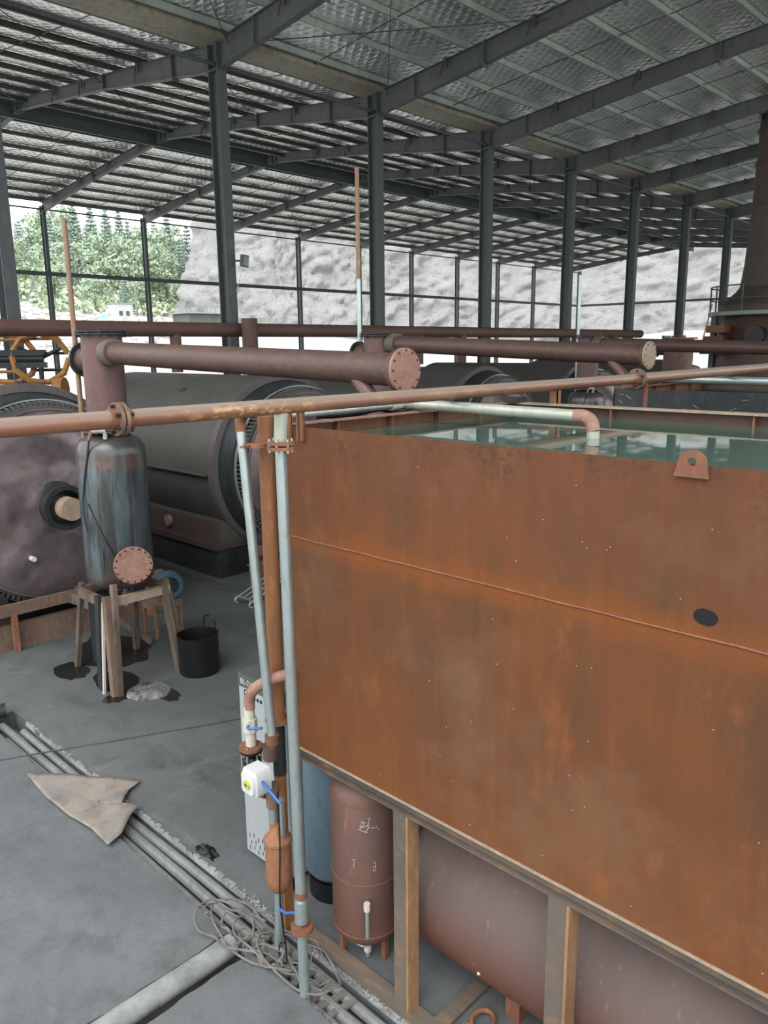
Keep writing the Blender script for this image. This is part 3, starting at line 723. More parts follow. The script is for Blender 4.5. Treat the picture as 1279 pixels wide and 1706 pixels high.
for i in range(9):
    a0 = q.uniform(-.2, .35); z0 = q.uniform(1.02, 1.08); stroke(b, [(a0, z0), (a0+q.uniform(.05, .2), z0+q.uniform(-.03, .03))])
stroke(b, [(-.4, .82), (-.33, .82), (-.36, .76)]); stroke(b, [(.2, .80), (.26, .80), (.26, .74), (.2, .74), (.2, .77), (.26, .77)])
b.build('chalk_marks', M_chalk, t, kind='stuff')
# big cylinder lying
t = thing('lying_cylinder', 'large rusty horizontal cylinder lying beneath the big tank', 'vessel', (3.66, 0, 0))
MB().lathe((3.66, 2.99, .62), (3.66, -3.2, .62), [(0, .02), (.01, .2), (.04, .40), (.09, .50), (.15, .545), (.2, .55), (6.1, .55)], 56).build('vessel_shell', M_big, t)
for y in (2.2, .5): MB().box(3.35, 4.0, y-.05, y+.05, .0, .22).build('saddle', M_rust, t)
MB().tube([(3.13, 2.80, .48), (3.02, 2.86, .45)], .018, 10).build('nozzle', M_galv, t)
MB().tube([(3.19, 2.35, .42), (3.16, 2.31, .38)], .012, 8).build('nozzle', M_cream, t)
# blue-grey cylinder and cabinet
t = thing('blue_grey_cylinder', 'blue-grey upright cylinder between cabinet and brown buffer vessel', 'vessel', (3.42, 3.86, 0))
MB().lathe((3.42, 3.86, .14), (3.42, 3.86, 1.42), [(0, .1), (.03, .18), (.08, .215), (1.15, .215), (1.22, .18), (1.28, .06)], 36).build('vessel_body', M_bluec, t)
MB().cyl((3.42, 3.86, 0), (3.42, 3.86, .15), .19, n=30).build('vessel_foot', M_black, t)
MB().tube([(3.18, 3.50, 1.33), (3.22, 3.72, 1.24), (3.30, 3.80, 1.20)], .05, 14, 3).build('link_pipe', M_rust, t)
t = thing('control_cabinet', 'light grey electrical control cabinet behind the valve piping', 'cabinet', (3.4, 4.44, 0))
MB().box(3.215, 3.62, 4.12, 4.68, .03, 1.565).build('cabinet_body', M_cab, t)
MB().box(3.206, 3.63, 4.11, 4.69, 1.565, 1.575).build('top_plate', M_hdr, t)
MB().box(3.208, 3.216, 4.125, 4.675, .04, 1.462).build('door', M_cab, t)
MB().box(3.206, 3.217, 4.12, 4.68, 1.468, 1.565).build('header_panel', M_hdr, t, label='dark green header strip')
text('BL-21', .06, (3.204, 4.65, 1.495), M_wtext, t, rot=R_FRONT)
b = MB()
for z0, z1, y0, y1 in ((1.385, 1.392, 4.535, 4.605), (1.446, 1.453, 4.535, 4.605), (1.385, 1.453, 4.598, 4.605), (1.385, 1.453, 4.535, 4.542)):
    b.box(3.203, 3.209, y0, y1, z0, z1)
b.build('gauge_frame', M_black, t)
MB().box(3.204, 3.209, 4.545, 4.595, 1.395, 1.443).build('gauge_glass', M_white, t)
b = MB()
for i, s_ in enumerate((.0, .04, .08)): b.box(3.204, 3.209, 4.47-s_, 4.49-s_, 1.40, 1.425)
b.build('switch_row', M_black, t)
MB().cyl((3.21, 4.24, 1.435), (3.19, 4.24, 1.435), .016, n=14).build('stop_button', M_redp, t)
MB().box(3.203, 3.209, 4.2, 4.28, 1.37, 1.40).build('name_plate', M_black, t)
b = MB()
for r in range(3):
    for c_ in range(9):
        y = 4.63-c_*.055-(r % 2)*.02; b.box(3.2065, 3.2085, y-.0035, y+.0035, .06+r*.055+(c_ % 2)*.02, .095+r*.055+(c_ % 2)*.02)
b.build('vent_slots', M_black, t, kind='stuff')
for y in (4.16, 4.62): MB().box(3.24, 3.32, y-.03, y+.03, 0, .031).build('foot', M_black, t)
tag(MB().lathe((3.16, 4.12, 0), (3.16, 4.12, .1), [(0, .06), (.03, .075), (.07, .06), (.1, .02)], 12).build('black_lump', M_black), 'small black lump of waste beside the cabinet foot', 'waste')
# clevis on floor
t = thing('shackle', 'rusty bow shackle lying under the big tank at the bottom edge', 'shackle', (3.2, 2.32, 0))
MB().tube([(3.12, 2.30, .03), (3.18, 2.25, .035), (3.25, 2.26, .035), (3.28, 2.31, .035), (3.25, 2.36, .035), (3.18, 2.37, .035), (3.12, 2.33, .03)], .016, 10, 3).build('bow', M_rust, t)
MB().cyl((3.12, 2.26, .03), (3.12, 2.37, .03), .014, n=10).build('pin', M_rust, t)

# ============================================================ REACTOR DRUMS
def make_drum(label, xc=4.40):
    Y0, zc = 10.7, 1.92
    t = thing('reactor_drum', label, 'drum', (xc, Y0, 0), 'row of reactor drums')
    # crumpled end sheet
    n, m = 96, 26; vs = []; R = 1.30
    for j in range(m+1):
        r = R*j/m
        for i in range(n):
            a = 2*PI*i/n; x = r*math.cos(a); z = r*math.sin(a)
            p = V((x, 0, z))
            cr_ = noise.ridged_multi_fractal(V((x*1.1+3, z*1.1, 5)), 1, 2, 3, 1, 2)*.035
            bump = (noise.noise(p*1.2+V((1, 2, 3)))*.09+abs(noise.noise(p*2.1))*.05+cr_)*min(1, (R-r)*4)
            vs.append((xc+x, Y0-.03-.10*(1-(r/R)**2)-bump, zc+z))
    fs = [(j*n+i, j*n+(i+1) % n, (j+1)*n+(i+1) % n, (j+1)*n+i) for j in range(m) for i in range(n)]
    MB().add(vs, fs).build('end_plate', M_plum, t, 50)
    MB().lathe((xc, Y0-.05, zc), (xc, Y0+.6, zc), [(0, 1.30), (0, 1.325), (.04, 1.325), (.04, 1.30), (.65, 1.30)], 96, False).build('drum_barrel', M_plum, t)
    # gear ring
    MB().lathe((xc, Y0+.02, zc), (xc, Y0+.16, zc), [(0, 1.30), (0, 1.365), (.14, 1.365), (.14, 1.30)], 128, False).build('gear_rim', M_gear, t)
    g = MB(); N = 116
    for i in range(N):
        a = 2*PI*i/N; ca, sa = math.cos(a), math.sin(a)
        u = V((ca, 0, sa)); w = V((-sa, 0, ca)); c0 = V((xc, Y0+.02, zc))
        vs = []
        for yy in (0, .14):
            for (rr_, ww) in ((1.36, -.022), (1.36, .022), (1.418, .012), (1.418, -.012)):
                vs.append(c0+V((0, yy, 0))+u*rr_+w*ww)
        g.add(vs, [(0, 1, 2, 3), (7, 6, 5, 4), (0, 4, 5, 1), (1, 5, 6, 2), (2, 6, 7, 3), (3, 7, 4, 0)])
    g.build('gear_teeth', M_gear, t, kind='stuff')
    # hood and furnace housing
    MB().lathe((xc, Y0+.22, zc), (xc, Y0+.62, zc), [(0, 1.43), (0, 1.47), (.38, 1.53), (.38, 1.45)], 96, False).build('hood', M_soot, t, label='black hood ring')
    MB().lathe((xc, Y0+.14, zc), (xc, Y0+.24, zc), [(0, 1.425), (0, 1.445), (.015, 1.445), (.09, 1.43)], 96, False).build('seal_ring', M_galv, t, label='bright seal ring')
    hs = MB(); n = 40; prof = []
    for i in range(n+1):
        a = -.62+(PI+1.24)*i/n; prof.append((1.60*math.cos(a), zc+1.60*math.sin(a)))
    prof += [(-1.50, .98), (-1.50, .62), (1.50, .62), (1.50, .98)]
    Ya, Yb = Y0+.6, 16.7; k = len(prof)
    hs.add([(xc+x, Ya, z) for x, z in prof]+[(xc+x, Yb, z) for x, z in prof], [(i, (i+1) % k, k+(i+1) % k, k+i) for i in range(k)]+[tuple(range(k)), tuple(range(2*k-1, k-1, -1))])
    h = hs.build('furnace_housing', M_house, t)
    MB().box(xc-1.56, xc-1.49, Ya+.02, Yb, .62, 1.02).build('side_panel', M_base, h, label='brown lower side panel')
    MB().box(xc-1.70, xc-1.60, 11.43, 14.6, 1.85, 1.865).box(xc-1.612, xc-1.60, 11.43, 14.6, 1.80, 1.86).build('drip_angle', M_gear, h)
    MB().cyl((xc-1.56, 12.9, .84), (xc-1.62, 12.9, .84), .10, n=24).build('peep_hole_cover', M_pink, h, label='pink round inspection cover')
    MB().box(xc-1.64, xc+1.64, Ya-.02, Yb, .52, .62).build('base_rail', M_base, h)
    MB().box(xc-1.58, xc+1.58, Ya, Yb, 0, .52).build('brick_base', M_soot, h)
    MB().lathe((xc+0, Ya-.01, zc), (xc, Ya+.10, zc), [(0, 1.50), (-.05, 1.53), (-.02, 1.63), (.10, 1.65), (.10, 1.58)], 96, False).build('housing_lip', M_lip, h)
    MB().cyl((xc-.9, 13.2, 3.22), (xc-.95, 13.2, 3.30), .05, n=12).build('plug', M_red, h)
    # nozzle with bellows
    MB().lathe((xc, Y0+.0, zc), (xc, 9.9, zc), [(0, .34), (.15, .33), (.18, .28), (.42, .28), (.42, .31), (.47, .31), (.47, .24), (.3, .2)], 40, False).build('nozzle', M_soot, t)
    b = MB(); pf = []
    for i in range(7): pf += [(.32+i*.035, .12), (.335+i*.035, .155)]
    b.lathe((xc, Y0-.1, zc), (xc, 9.5, zc), pf, 28); b.build('bellows', M_tan, t, label='golden ribbed bellows')
    MB().cyl((xc-.42, 10.62, 1.24), (xc-.42, 10.45, 1.24), .035, n=16).build('sight_plug', M_white, t, label='small white plug')
    # carrier frame (orange channels)
    f = MB().chan((xc-1.45, 10.5, .60), (xc+.35, 10.5, .60), .06, .16, .01, flip=-1).build('carrier_beam', M_frame, t)
    MB().chan((xc+.35, 10.5, .60), (xc+1.5, 10.5, .60), .06, .16, .01, flip=-1).build('carrier_beam', M_frame, t)
    MB().chan((xc-1.45, 10.62, .18), (xc+1.5, 10.62, .18), .08, .36, .012, flip=-1).build('ground_beam', M_frame, t)
    MB().beam((xc-.0, 10.5, .60), (xc+.35, 9.9, .42), .04, .15).build('strut', M_wood, t)
    MB().beam((xc+.30, 9.9, .42), (xc+.62, 9.35, .04), .04, .08).build('strut', M_wood, t)
    for x in (xc-.95, xc+.95):
        MB().cyl((x, 10.60, .66), (x, 10.95, .66), .19, n=28).build('roller', M_soot, t)
        MB().box(x-.20, x+.20, 10.66, 10.90, 0, .5).build('roller_block', M_base, t)
    for x in (xc-.75, xc+1.25): MB().beam((x, 10.5, 0), (x, 10.5, .53), .07, .07).build('prop', M_rustb, t)
    return t
drum = make_drum('nearest reactor drum, crumpled plum end plate facing us at the left edge')
for X, lab in ((9.05, 'second reactor drum, long sooty housing behind the upright oily vessel'), (15.25, 'third reactor drum, black hoop rising behind the rusty header pipe'), (19.9, 'fourth reactor drum, beyond the black hoop'), (26.1, 'fifth and farthest reactor drum, low behind the header pipe near the chimney')):
    c = copy_tree(drum); c.location.x = X; c['label'] = lab

# ============================================================ SEPARATORS WITH TEES AND GAS PIPES
def make_sep(label, xc=4.38, yc=8.80):
    t = thing('oil_separator', label, 'vessel', (xc, yc, 0), 'row of upright separators')
    MB().lathe((xc, yc, 1.13), (xc, yc, 3.06), [(0, .05), (.01, .2), (.05, .33), (.12, .39), (.2, .405), (1.66, .405), (1.75, .395), (1.84, .34), (1.90, .22), (1.92, .05)], 48).build('vessel_body', M_vess, t)
    d = V((-.35, -.94, 0)).normalized(); a = V((d.y, -d.x, 0))
    c0 = V((xc+.10, yc, 1.50))
    m_ = MB().cyl(c0+d*.30, c0+d*.50, .16, n=28).build('manhole_neck', M_soot, t)
    MB().cyl(c0+d*.50, c0+d*.53, .225, n=48).build('manhole_cover', M_pink, t, label='round orange-pink bolted cover')
    MB().bolts(c0+d*.53, d, .205, 16, .010, .03).build('cover_bolts', M_black, t, kind='stuff')
    # drain
    MB().lathe((xc-.02, yc-.12, 1.15), (xc-.02, yc-.12, .85), [(0, .03), (.06, .03), (.07, .045), (.09, .045), (.10, .03), (.14, .03), (.15, .042), (.18, .042), (.19, .022), (.26, .02)], 14).build('drain_valve', M_galv, t)
    # neck and tee
    for z in (3.06, 3.09): MB().cyl((xc, yc, z), (xc, yc, z+.022), .29, n=40).build('neck_flange', M_mar, t)
    MB().bolts((xc, yc, 3.09), (0, 0, 1), .26, 12, .014, .1).build('flange_bolts', M_soot, t, kind='stuff')
    MB().lathe((xc, yc, 3.11), (xc, yc, 4.19), [(0, .232), (1.08, .232)], 40).build('riser', M_marr, t)
    for z in (4.185, 4.215): MB().cyl((xc, yc, z), (xc, yc, z+.016), .30, n=40).build('top_flange', M_soot, t)
    MB().bolts((xc, yc, 4.20), (0, 0, 1), .27, 12, .013, .09).build('flange_bolts', M_soot, t, kind='stuff')
    MB().cyl((xc, yc+.2, 3.90), (xc, yc+.42, 3.90), .16, n=28).build('blind_nozzle', M_mar, t)
    MB().cyl((xc, yc+.42, 3.90), (xc, yc+.46, 3.90), .21, n=32).build('blind_flange', M_soot, t)
    # top valve cluster
    MB().tube([(xc-.18, yc-.25, 3.0), (xc-.2, yc-.27, 3.09), (xc-.34, yc-.25, 3.10)], .025, 10, 2).build('side_valve', M_cream, t)
    MB().tube([(xc-.34, yc-.25, 3.10), (xc-.36, yc-.22, 3.0)], .022, 8).build('side_valve', M_copper, t)
    MB().tube([(xc-.36, yc-.22, 3.0), (xc-.42, yc-.05, 2.3), (xc-.43, yc-.1, 1.9)], .012, 6, 3).build('side_hose', M_soot, t)
    MB().tube([(xc-.40, yc-.12, 2.25), (xc-.30, yc-.29, 1.8), (xc-.22, yc-.36, 1.55), (xc-.2, yc-.37, 1.2)], .007, 6, 3).build('capillary', M_black, t)
    # stand: timbers and steel
    st = MB(); st.box(xc-.42, xc+.42, yc-.42, yc-.34, 1.02, 1.12).build('stand_rail', M_tan, t)
    MB().box(xc-.42, xc+.42, yc+.34, yc+.42, 1.02, 1.12).build('stand_rail', M_wood, t)
    MB().box(xc-.44, xc-.36, yc-.34, yc+.34, 1.02, 1.12).build('stand_rail', M_wood, t)
    MB().box(xc+.36, xc+.44, yc-.34, yc+.34, 1.02, 1.12).build('stand_rail', M_wood, t)
    def leg(x, y, dx, dy, w=.075, top=1.16, mt=M_wood):
        MB().beam((xc+x+dx, yc+y+dy, .0), (xc+x, yc+y, top), w, w*.8, V((1, 0, 0))).build('leg', mt, t)
    leg(-.32, -.42, -.14, -.22, .075, 1.30); leg(-.40, -.38, -.10, -.22, .09, 1.16, M_frame); leg(-.44, -.28, -.06, -.02, .10, 1.16, M_soot); leg(-.42, -.33, -.14, -.12, .035, 1.14, M_cream)
    leg(.40, -.34, .16, -.10, .09); leg(.46, -.24, .22, -.02, .08); leg(.34, -.40, .06, -.14, .08)
    leg(-.34, .38, -.06, .22, .07); leg(.36, .38, .06, .2, .08)
    return t
sep = make_sep('upright oily blue-grey vessel on a timber stand with round orange cover')
for X, lab in ((9.02, 'second upright separator vessel, its tee standing behind the first gas pipe'), (15.65, 'third upright separator, its tee behind the second gas pipe'), (20.0, 'fourth upright separator, farthest tee near the chimney')):
    c = copy_tree(sep); c.location.x = X; c['label'] = lab
def gas_pipe(xc, zl, zr, yr, label, cover):
    t = thing('gas_pipe', label, 'pipe', (xc, yr, zr), 'maroon gas pipes')
    yl = 8.8
    MB().cyl((xc, yl-.20, zl), (xc, yr+.03, zr), .125, n=36).build('pipe_run', M_mar, t)
    MB().lathe((xc, yl-.42, zl), (xc, yl-.25, zl), [(0, .126), (.0, .150), (.03, .156), (.17, .156)], 36).build('saddle_collar', M_blk, t)
    MB().cyl((xc, yr+.05, zr), (xc, yr+.02, zr), .165, n=44).build('flange', M_mar, t)
    e = MB().cyl((xc, yr+.015, zr), (xc, yr-.012, zr), .165, n=44).build('end_cover', cover, t)
    MB().bolts((xc, yr-.012, zr), (0, 1, 0), .146, 12, .007, .016).build('cover_bolts', M_black, e, kind='stuff')
    MB().tube([(xc-.02, yr+.52, zr-.02), (xc-.03, yr+.40, zr-.14), (xc-.03, yr+.30, zr-.26), (xc-.03, yr+.28, zr-.5), (xc-.03, yr+.28, 1.2)], .062, 18, 3).build('down_pipe', M_marr, t)
    return t
gas_pipe(4.33, 3.98, 3.836, 3.95, 'first dark maroon gas pipe ending in a pinkish bolted cover', M_pink)
gas_pipe(9.05, 4.07, 3.882, 4.27, 'second dark maroon gas pipe ending in a tan bolted cover', M_tan)
gas_pipe(15.5, 4.05, 3.86, 3.0, 'third dark gas pipe running off the right edge', M_tan)
# tall vent poles
for i, (x, y, z0, z1, base, lab) in enumerate(((4.20, 9.30, 1.2, 5.48, 3.3, 'copper-brown vent pole at left in front of the trees'), (8.90, 9.30, 1.2, 6.72, 4.6, 'taller vent pole in the middle, copper above and galvanised below'), (15.7, 9.30, 1.2, 5.52, 1.2, 'galvanised vent pole near the right, before the rock face'))):
    y = 9.1 if True else y
    t = thing('vent_pole', lab, 'pole', (x, y, z0), 'tall vent poles')
    if i == 0: x0 = x; y = 9.33; x *= 9.33/9.1; z1 = 4+(z1-4)*9.33/9.1
    if i > 0: y = 9.33; x *= 9.33/9.1; z1 = 4+(z1-4)*9.33/9.1
    if i == 0:
        MB().cyl((x, y, 1.2), (x, y, z1), .030, n=12).build('pole_tube', M_copper, t)
    elif i == 1:
        MB().cyl((x-.0, y, 1.2), (x, y, 5.1), .036, n=12).build('pole_tube', M_galv, t)
        MB().cyl((x, y, 5.1), (x, y, z1), .036, n=12).build('pole_top', M_copper, t)
    else: MB().cyl((x, y, 1.2), (x, y, z1), .034, n=12).build('pole_tube', M_galv, t)
    MB().box(x-.1, x+.1, y-.1, y+.1, 0, 1.2).build('pole_base', M_soot, t)
# black bucket
t = thing('bucket', 'black oil-coated bucket with wire handles on the floor', 'bucket', (4.98, 8.05, 0))
cx_, cy_ = 4.98, 8.10
MB().lathe((cx_, cy_, 0), (cx_, cy_, .5), [(0, 0.01), (0, .245), (.02, .25), (.48, .255), (.50, .262), (.50, .245), (.06, .238), (.05, .01)], 40, False).build('bucket_body', M_black, t, label='black body')
MB().cyl((cx_, cy_, .06), (cx_, cy_, .13), .236, n=32).build('oil', MatB('black oil').done((.004, .004, .004), .06), t)
MB().tube([(cx_+.20, cy_+.16, .47), (cx_+.21, cy_+.17, .62), (cx_+.23, cy_+.10, .66), (cx_+.26, cy_+.01, .62), (cx_+.25, cy_, .47)], .009, 8, 3).build('handle', M_black, t)
MB().tube([(cx_-.22, cy_+.08, .47), (cx_-.18, cy_+.06, .36), (cx_-.16, cy_-.04, .35), (cx_-.20, cy_-.1, .47)], .009, 8, 3).build('handle', M_soot, t)
# floor drain cover / slag
b = MB(); q = random.Random(4)
n = 36; out_ = [(4.22+.26*math.cos(2*PI*i/n)*(1+.12*noise.noise(V((math.cos(2*PI*i/n)*2, math.sin(2*PI*i/n)*2, 1)))), 8.02+.26*math.sin(2*PI*i/n)*(1+.15*noise.noise(V((math.cos(2*PI*i/n)*2, math.sin(2*PI*i/n)*2, 7))))) for i in range(n)]
b.add([(x, y, .001) for x, y in out_]+[(4.2+(x-4.22)*.8, 8.02+(y-8.02)*.8, .045) for x, y in out_]+[(4.2, 8.02, .03)], [(i, (i+1) % n, n+(i+1) % n, n+i) for i in range(n)]+[(n+i, n+(i+1) % n, 2*n) for i in range(n)])
M_slag = blotchy('crusted residue', (.02, .02, .02), (.20, .20, .195), (.28, .28, .27), 9, 30, .8)
tag(b.build('slag_lump', M_slag, None, 60), 'pale crusted round patch of residue under the oily vessel', 'residue')
# black oil spill
b = MB(); n = 40
def blob(cx, cy, rx, ry, z, sd):
    b.add([(cx+rx*math.cos(2*PI*i/n)*(1+.35*noise.noise(V((math.cos(2*PI*i/n), math.sin(2*PI*i/n), sd)))), cy+ry*math.sin(2*PI*i/n)*(1+.35*noise.noise(V((math.cos(2*PI*i/n)*2, math.sin(2*PI*i/n)*2, sd+5)))), z) for i in range(n)], [tuple(range(n))])
blob(4.55, 9.6, .5, .65, .004, 1); blob(3.86, 8.15, .16, .12, .004, 3); blob(4.33, 7.85, .12, .3, .004, 4); blob(4.1, 8.6, .25, .4, .004, 9); blob(3.85, 9.3, .2, .3, .004, 17)
tag(b.build('oil_spill', MatB('spilled oil').done((.008, .009, .009), .25)), 'black oil spill spreading under the oily vessel', 'spill', kind='stuff')
# small orange stand with blue ring
t = thing('blue_motor', 'small blue round motor on an orange stand behind the oily vessel', 'motor', (5.45, 9.62, 0))
MB().box(5.15, 5.60, 9.45, 9.80, .42, .50).build('stand_top', M_frame, t)
for x, y in ((5.17, 9.47), (5.57, 9.47), (5.17, 9.77), (5.57, 9.77)): MB().beam((x, y, 0), (x, y, .42), .03, .03).build('leg', M_rustb, t)
d = V((-.45, -.89, 0)).normalized(); c0 = V((5.50, 9.62, .70))
MB().lathe(c0-d*.1, c0+d*.1, [(0, .12), (.0, .17), (.03, .20), (.17, .20), (.20, .18), (.2, .14), (.1, .12)], 32, False).build('fan_ring', MatB('faded blue').done((.02, .055, .085), .5), t)
MB().cyl(c0-d*.05, c0+d*.05, .13, n=24).build('fan_disc', M_soot, t)
# folding steel ladder/rack at drum 2
t = thing('steel_ladder', 'short pale steel ladder lying by the second drum', 'ladder', (7.3, 9.9, .1))
for k in range(4):
    o_ = V((0, -.13*k, 0)); MB().tube([V((6.9, 9.93, .12))+o_, V((8.05, 10.22, .34))+o_], .020, 8).build('ladder_rail', M_galv, t)
for s_ in (.02, .35, .7): 
    p = V((6.9, 9.93, .12)).lerp(V((8.05, 10.22, .34)), s_); MB().tube([p+V((0, .03, -.02)), p+V((0, -.44, -.02))], .018, 8).build('ladder_rung', M_galv, t)
for yy in (9.93, 9.55): MB().tube([(6.9, yy, .12), (6.84, yy, .10), (6.83, yy, .04), (6.88, yy, .02)], .018, 8, 2).build('hook', M_galv, t)
MB().box(7.9, 8.1, 9.7, 10.2, 0, .3).build('prop', M_base, t)

# ============================================================ FAR MANIFOLD
t = thing('red_manifold_pipe', 'long brick-red pipe crossing behind the drums with upright stubs', 'pipe', (3, 16, 4.47))
yy = 16.0
MB().cyl((2.0, yy, 4.46), (32.9, yy, 4.49), .165, n=24).build('pipe_run', M_red, t)
for x, z0, z1, r in ((8.3, 3.4, 4.4, .12), (9.75, 3.5, 4.4, .13), (18.2, 3.5, 4.4, .13), (20.3, 3.5, 4.4, .15), (27.5, 3.2, 4.4, .2), (30.5, 3.2, 4.4, .2)):
    MB().cyl((x, yy, z0), (x, yy, z1), r, n=18).build('stub', M_red, t)
MB().cyl((11.55, 15.6, 3.4), (11.55, 15.6, 4.73), .19, n=20).build('stub', M_red, t, label='taller open-topped stub')
MB().lathe((32.9, yy, 4.49), (33.2, yy, 4.49), [(0, .165), (.1, .12), (.15, .02)], 20).build('end_cap', M_red, t)
# claw-like orange machine at left
t = thing('orange_cage', 'rusty orange spoked cage machine behind the left column', 'machine', (6.9, 16.6, 3.3))
def ring(c, R, r, n, a0=0, a1=2*PI, squash=1):
    return [(c[0]+R*math.cos(a0+(a1-a0)*i/n), c[1]-.45*R*math.cos(a0+(a1-a0)*i/n), c[2]+R*squash*math.sin(a0+(a1-a0)*i/n)) for i in range(n+1)]
c0 = (7.05, 17.0, 3.86)
for k, off in enumerate((0, .55)):
    cc = (c0[0]-off, c0[1]+off*.6, c0[2])
    MB().tube(ring(cc, .52, .05, 9, .2), .07, 6).build('cage_ring', M_orange, t)
for i in range(9):
    a = .2+2*PI*i/9; p = V((c0[0]+.52*math.cos(a), c0[1]-.234*math.cos(a), c0[2]+.52*math.sin(a)))
    MB().tube([p, p+V((-.55, .33, 0))], .035, 6).build('cage_bar', M_orange if i % 2 else M_soot, t)
for i in range(3):
    a = .5+2*PI*i/3; p = V((c0[0]+.5*math.cos(a), c0[1]-.22*math.cos(a), c0[2]+.5*math.sin(a)))
    MB().tube([p, c0], .05, 6).build('spoke', M_soot, t)
for dz, rr_ in ((.12, .30), (-.14, .26)): MB().beam(V(c0)+V((.1, -.05, dz)), V(c0)+V((-1.1, .7, dz)), rr_, .12).build('gear_case', M_soot, t)
MB().cyl(V(c0)+V((.05, -.04, 0)), V(c0)+V((-.9, .55, 0)), .10, n=14).build('axle', M_soot, t)
MB().tube(ring((7.0, 16.7, 3.35), .45, .05, 8, 3.3, 5.2), .075, 8).build('claw_arm', M_orange, t)
MB().lathe((7.35, 16.6, 3.20), (7.2, 16.75, 3.20), [(0, .05), (0, .26), (.2, .26), (.2, .05)], 20).build('wheel', M_orange, t)
MB().box(6.6, 7.5, 16.6, 17.1, 0, 3.0).build('machine_body', M_base, t)

# ============================================================ CHIMNEY
sx, sy = 34.6, 11.25
t = thing('chimney', 'tall stained steel chimney with a flared base at the right edge', 'chimney', (sx, sy, 0))
MB().lathe((sx, sy, 6.2), (sx, sy, 14.5), [(0, 1.22), (1.0, 1.10), (3.0, 1.0), (5.5, .95), (8.3, .93)], 40).build('stack', M_stack, t)
MB().lathe((sx, sy, 5.3), (sx, sy, 6.3), [(0, 2.0), (.25, 1.95), (.8, 1.35), (1.0, 1.2)], 40).build('skirt', M_stack, t)
for z in (7.9, 9.4, 11.0, 12.2): MB().lathe((sx, sy, z), (sx, sy, z+.05), [(0, .9), (0, 1.035), (.05, 1.035), (.05, .9)], 36).build('stack_joint', M_mar, t)
MB().lathe((sx, sy, 5.15), (sx, sy, 5.3), [(0, 1.0), (0, 2.35), (.15, 2.35), (.15, 1.0)], 40, False).build('platform', M_raftd, t, label='grey-green platform')
MB().lathe((sx, sy, 0), (sx, sy, 5.15), [(0, 2.2), (3.4, 2.2), (4.3, 2.0), (5.15, 1.7)], 40).build('furnace_body', M_mar, t)
MB().cyl((sx-2.5, sy-.3, 4.35), (sx-1.5, sy-.2, 4.35), .36, n=24).build('black_port', M_black, t, label='black round port')
rl = MB()
RP = lambda a, z: (sx+2.3*math.cos(a), sy+2.3*math.sin(a), z)
for z in (5.8, 6.3): MB().tube([RP(1.2+i*.2, z) for i in range(19)], .03, 6).build('handrail', M_col, t)
for i in range(7): MB().cyl(RP(1.2+i*.6, 5.3), RP(1.2+i*.6, 6.3), .035, n=6).build('rail_post', M_col, t)
for i in range(3): MB().box(sx-2.4-.25*i, sx-1.0, sy+.9-.1*i, sy+1.6, 4.75-.42*i-.28, 4.75-.42*i).build('step_box', (M_rustb, M_mar, M_soot)[i], t)
MB().tube([(sx-2.8, sy+1.6, 3.9), (sx-2.2, sy+1.5, 5.6)], .03, 6).build('stair_rail', M_tan, t)
for x in (sx-1.6, sx+1.6):
    for y in (sy-1.6, sy+1.6): MB().beam((x, y, 0), (x, y, 5.15), .2, .2).build('platform_leg', M_col, t)
# flanged stub vessel and eye by tee 4
t = thing('tan_stub_pipe', 'tan flanged upright stub right of the tan bolted cover', 'pipe', (19.7, 8.3, 2.5))
MB().cyl((19.2, 8.2, 2.5), (19.2, 8.2, 4.14), .25, n=28).build('pipe_run', M_frame, t)
MB().cyl((19.2, 8.2, 4.14), (19.2, 8.2, 4.18), .33, n=28).build('flange', M_rustb, t)

# ============================================================ BUILDING FRAME
YI, YO, YR = 18.75, 44.1, -6.5
X0R, X1R = 1.2, 75.9
RIDGE_L, RIDGE_R = 31.4, 6.1
ZE, SL = 12.08, .1
def roof_z(y):
    if y >= YI: return ZE+SL*(min(y-YI, YO-y))
    return ZE+SL*(min(YI-y, y-YR))
frames = [1.2+6*i for i in range(13)]
for i, x in enumerate(frames[1:11]):
    names = ['first', 'second', 'third', 'fourth', 'fifth', 'sixth', 'seventh', 'eighth', 'ninth', 'tenth']
    lab = ('dark grey steel column cut by the left edge of the picture', 'tall dark steel column carrying the small floodlight', 'dark steel column behind the middle vent pole', 'dark steel column right of the middle one, fourth from the left',
           'fifth interior steel column from the left', 'sixth interior steel column from the left', 'seventh interior steel column from the left', 'eighth interior steel column, next to the chimney', 'ninth interior steel column, hidden largely by the chimney', 'tenth interior steel column, farthest back')[i]
    t = thing('steel_column', lab, 'column', (x, YI, 0), 'interior columns')
    MB().ibeam((x, YI, 0), (x, YI, 11.95), .30, .42, .03, V((0, 1, 0))).build('column_shaft', M_col, t)
    MB().box(x-.16, x+.16, YI-.24, YI+.24, 11.22, 11.26).build('cap_plate', M_col, t)
    MB().box(x-.2, x+.2, YI-.28, YI+.28, 0, .03).build('base_plate', M_col, t)
    if i == 1:
        pass
# floodlight on second column
t = thing('floodlight', 'small square floodlight with pale frame on the steel column', 'lamp', (13.75, 18.4, 6.4))
fd = V((.45, -.85, -.1)).normalized()
MB().beam(V((13.52, 18.42, 6.42)), V((13.52, 18.42, 6.42))+fd*.09, .36, .32).build('lamp_body', M_col, t)
MB().beam(V((13.52, 18.42, 6.42))+fd*.09, V((13.52, 18.42, 6.42))+fd*.10, .31, .26).build('lamp_glass', M_foil if False else M_galv, t)
MB().beam((13.3, 18.54, 6.42), (13.52, 18.42, 6.42), .05, .05).build('arm', M_col, t)
MB().tube([(13.5, 18.4, 6.3), (13.4, 18.46, 5.9), (13.3, 18.5, 5.6)], .012, 6, 3).build('wire', M_galv, t)

